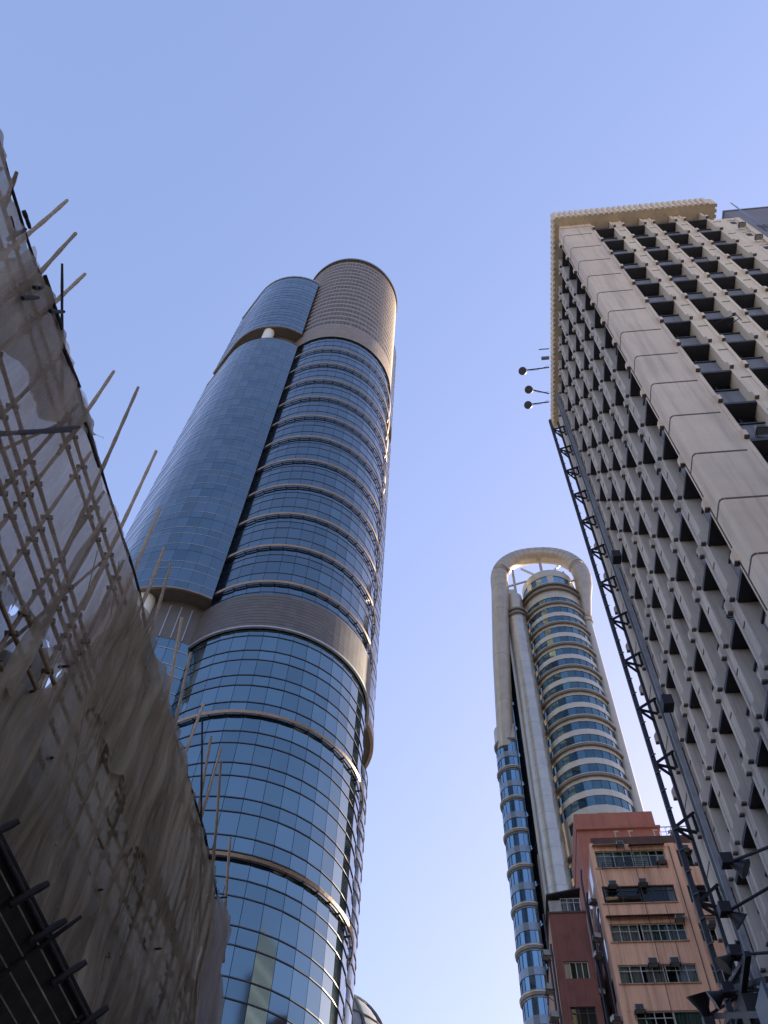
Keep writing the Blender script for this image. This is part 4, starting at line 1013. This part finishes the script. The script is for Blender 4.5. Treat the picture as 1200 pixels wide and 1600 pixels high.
sheet('netting', 'net_khaki', 13.4, 20, lambda y: 16.5-(y-13.4)*0.2, C_(22), 0.14, 0.32, 9.4, label='second khaki layer below the top edge', ragged=0.6)
# loose cords hanging across
for k in range(14):
    y = random.uniform(9, 26); z = random.uniform(15, 19.5); MB().tube([(XN+0.32, y, z), (XN+0.36, y+0.3+random.random()*0.4, z-1.4), (XN+0.3, y+0.5+random.random(), z-2.8-random.random()*2)], 0.012, 5).build('cord', 'net_cord' if 'net_cord' in MATS else mat('net_cord', (0.33, 0.27, 0.17), None, 0.9, scale=3), sc)

# building being refaced behind it
ob = thing('old_building', 'dark old building hidden behind the netted bamboo scaffold', 'building', (-14, 12, 0))
MB().box(-24, -10.6, -6, 28, 0, 15.3).build('wall', mat('old_wall', (0.16, 0.145, 0.13), (0.11, 0.10, 0.09), 0.9, scale=0.5, streak=0.6), ob)
for k in range(3):
    for i in range(8): MB().box(-10.6, -10.58, -4+i*4, -2.2+i*4, 2.5+k*3.4, 4.3+k*3.4).build('window', 'dark_pane', ob)
# catch platform below, boards on bamboo
cp = thing('catch_platform', 'black boarded catch platform jutting from the scaffold at lower left', 'platform', (-8.4, 12, 8))
for i in range(9):
    x0 = -9.05+i*0.19; z0 = 8.35+i*0.2
    MB().hexa([(x0, -4, z0), (x0+0.17, -4, z0+0.18), (x0+0.17, 26, z0+0.18), (x0, 26, z0)], [(x0-0.02, -4, z0+0.03), (x0+0.15, -4, z0+0.21), (x0+0.15, 26, z0+0.21), (x0-0.02, 26, z0+0.03)]).build('board', mat('black_board', (0.075, 0.062, 0.055), (0.04, 0.034, 0.03), 0.8, scale=2), cp)
pole((-7.42, -4, 10.05), (-7.42, 26, 10.0), 0.045, 'bamboo_dark', 0.03, 'edge_pole', cp)
for i in range(13):
    y = -3+i*2.3; L = random.choice((0.05, 0.15, 0.25, 0.8)); pole((-9.1, y, 8.15), (-7.42+0.6*L, y+random.gauss(0, 0.08), 9.9+0.65*L), 0.045, 'bamboo_dark', 0.0, 'strut', cp)
for i in range(6):
    y = 10.2+i*1.3+random.random()*0.4; pole((-7.55, y, 9.8), (-7.1, y+0.1, 10.25), 0.07, 'bamboo_dark', 0.0, 'lashing', cp)

# ------------------------------------------------------------------ buildings out of frame that the mirror glass shows, that close the street, or that are added for shade
def block(name, label, x0, x1, y0, y1, h, wall, glass, nx=6, ny=6, fl=3.4):
    t = thing(name, label, 'building', ((x0+x1)/2, (y0+y1)/2, 0))
    MB().box(x0, x1, y0, y1, 0, h).build('wall', wall, t)
    wb = MB(); z = 3.5
    while z < h-2.5:
        for i in range(nx):
            a = x0+(x1-x0)*(i+0.15)/nx; b = x0+(x1-x0)*(i+0.85)/nx; wb.box(a, b, y0-0.03, y0-0.01, z, z+1.9); wb.box(a, b, y1+0.01, y1+0.03, z, z+1.9)
        for i in range(ny):
            a = y0+(y1-y0)*(i+0.15)/ny; b = y0+(y1-y0)*(i+0.85)/ny; wb.box(x0-0.03, x0-0.01, a, b, z, z+1.9); wb.box(x1+0.01, x1+0.03, a, b, z, z+1.9)
        z += fl
    o = wb.build('windows', glass, t, kind='stuff'); return t
mat('slate_wall', (0.05, 0.054, 0.062), (0.035, 0.038, 0.045), 0.5, 0.0, scale=0.2)
mat('pale_wall', (0.36, 0.34, 0.31), (0.30, 0.285, 0.26), 0.9, scale=0.2, streak=0.4)
t = block('slate_tower', 'dark slate tower mirrored near the foot of the glass office tower', 57, 66, 9, 17, 103, 'slate_wall', 'dark_pane', 5, 5)
MB().tube([(61.5, 13, 103), (61.5, 13, 107)], [3.8, 3.0], 24).build('rooftop_drum', 'slate_wall', t)
block('black_block', 'black stepped block mirrored at the bottom of the glass office tower', 48, 60, 50, 62, 74, 'hotel_dark', 'dark_pane', 4, 4)
block('side_shade_block', 'unseen pale block added behind the concrete block to shade the scaffold', 16.6, 32, 32, 57, 42, 'pale_wall', 'dark_pane')  # added out of view to keep direct sun off the netting
block('corner_shade_block', 'unseen pale block added across the side street to shade the street', 9.0, 30, -40, 0.0, 30, 'pale_wall', 'dark_pane', 6, 12)  # unseen block added for shade, its height set to darken the lower facades
block('rear_block', 'pale block behind the viewer on the scaffold side', -30, -10.4, -60, -11, 16, 'pale_wall', 'dark_pane', 6, 12)
block('rear_tower', 'brown tower closing the street behind the viewer', -18, 14, -150, -120, 40, 'pale_wall', 'dark_pane', 10, 8)
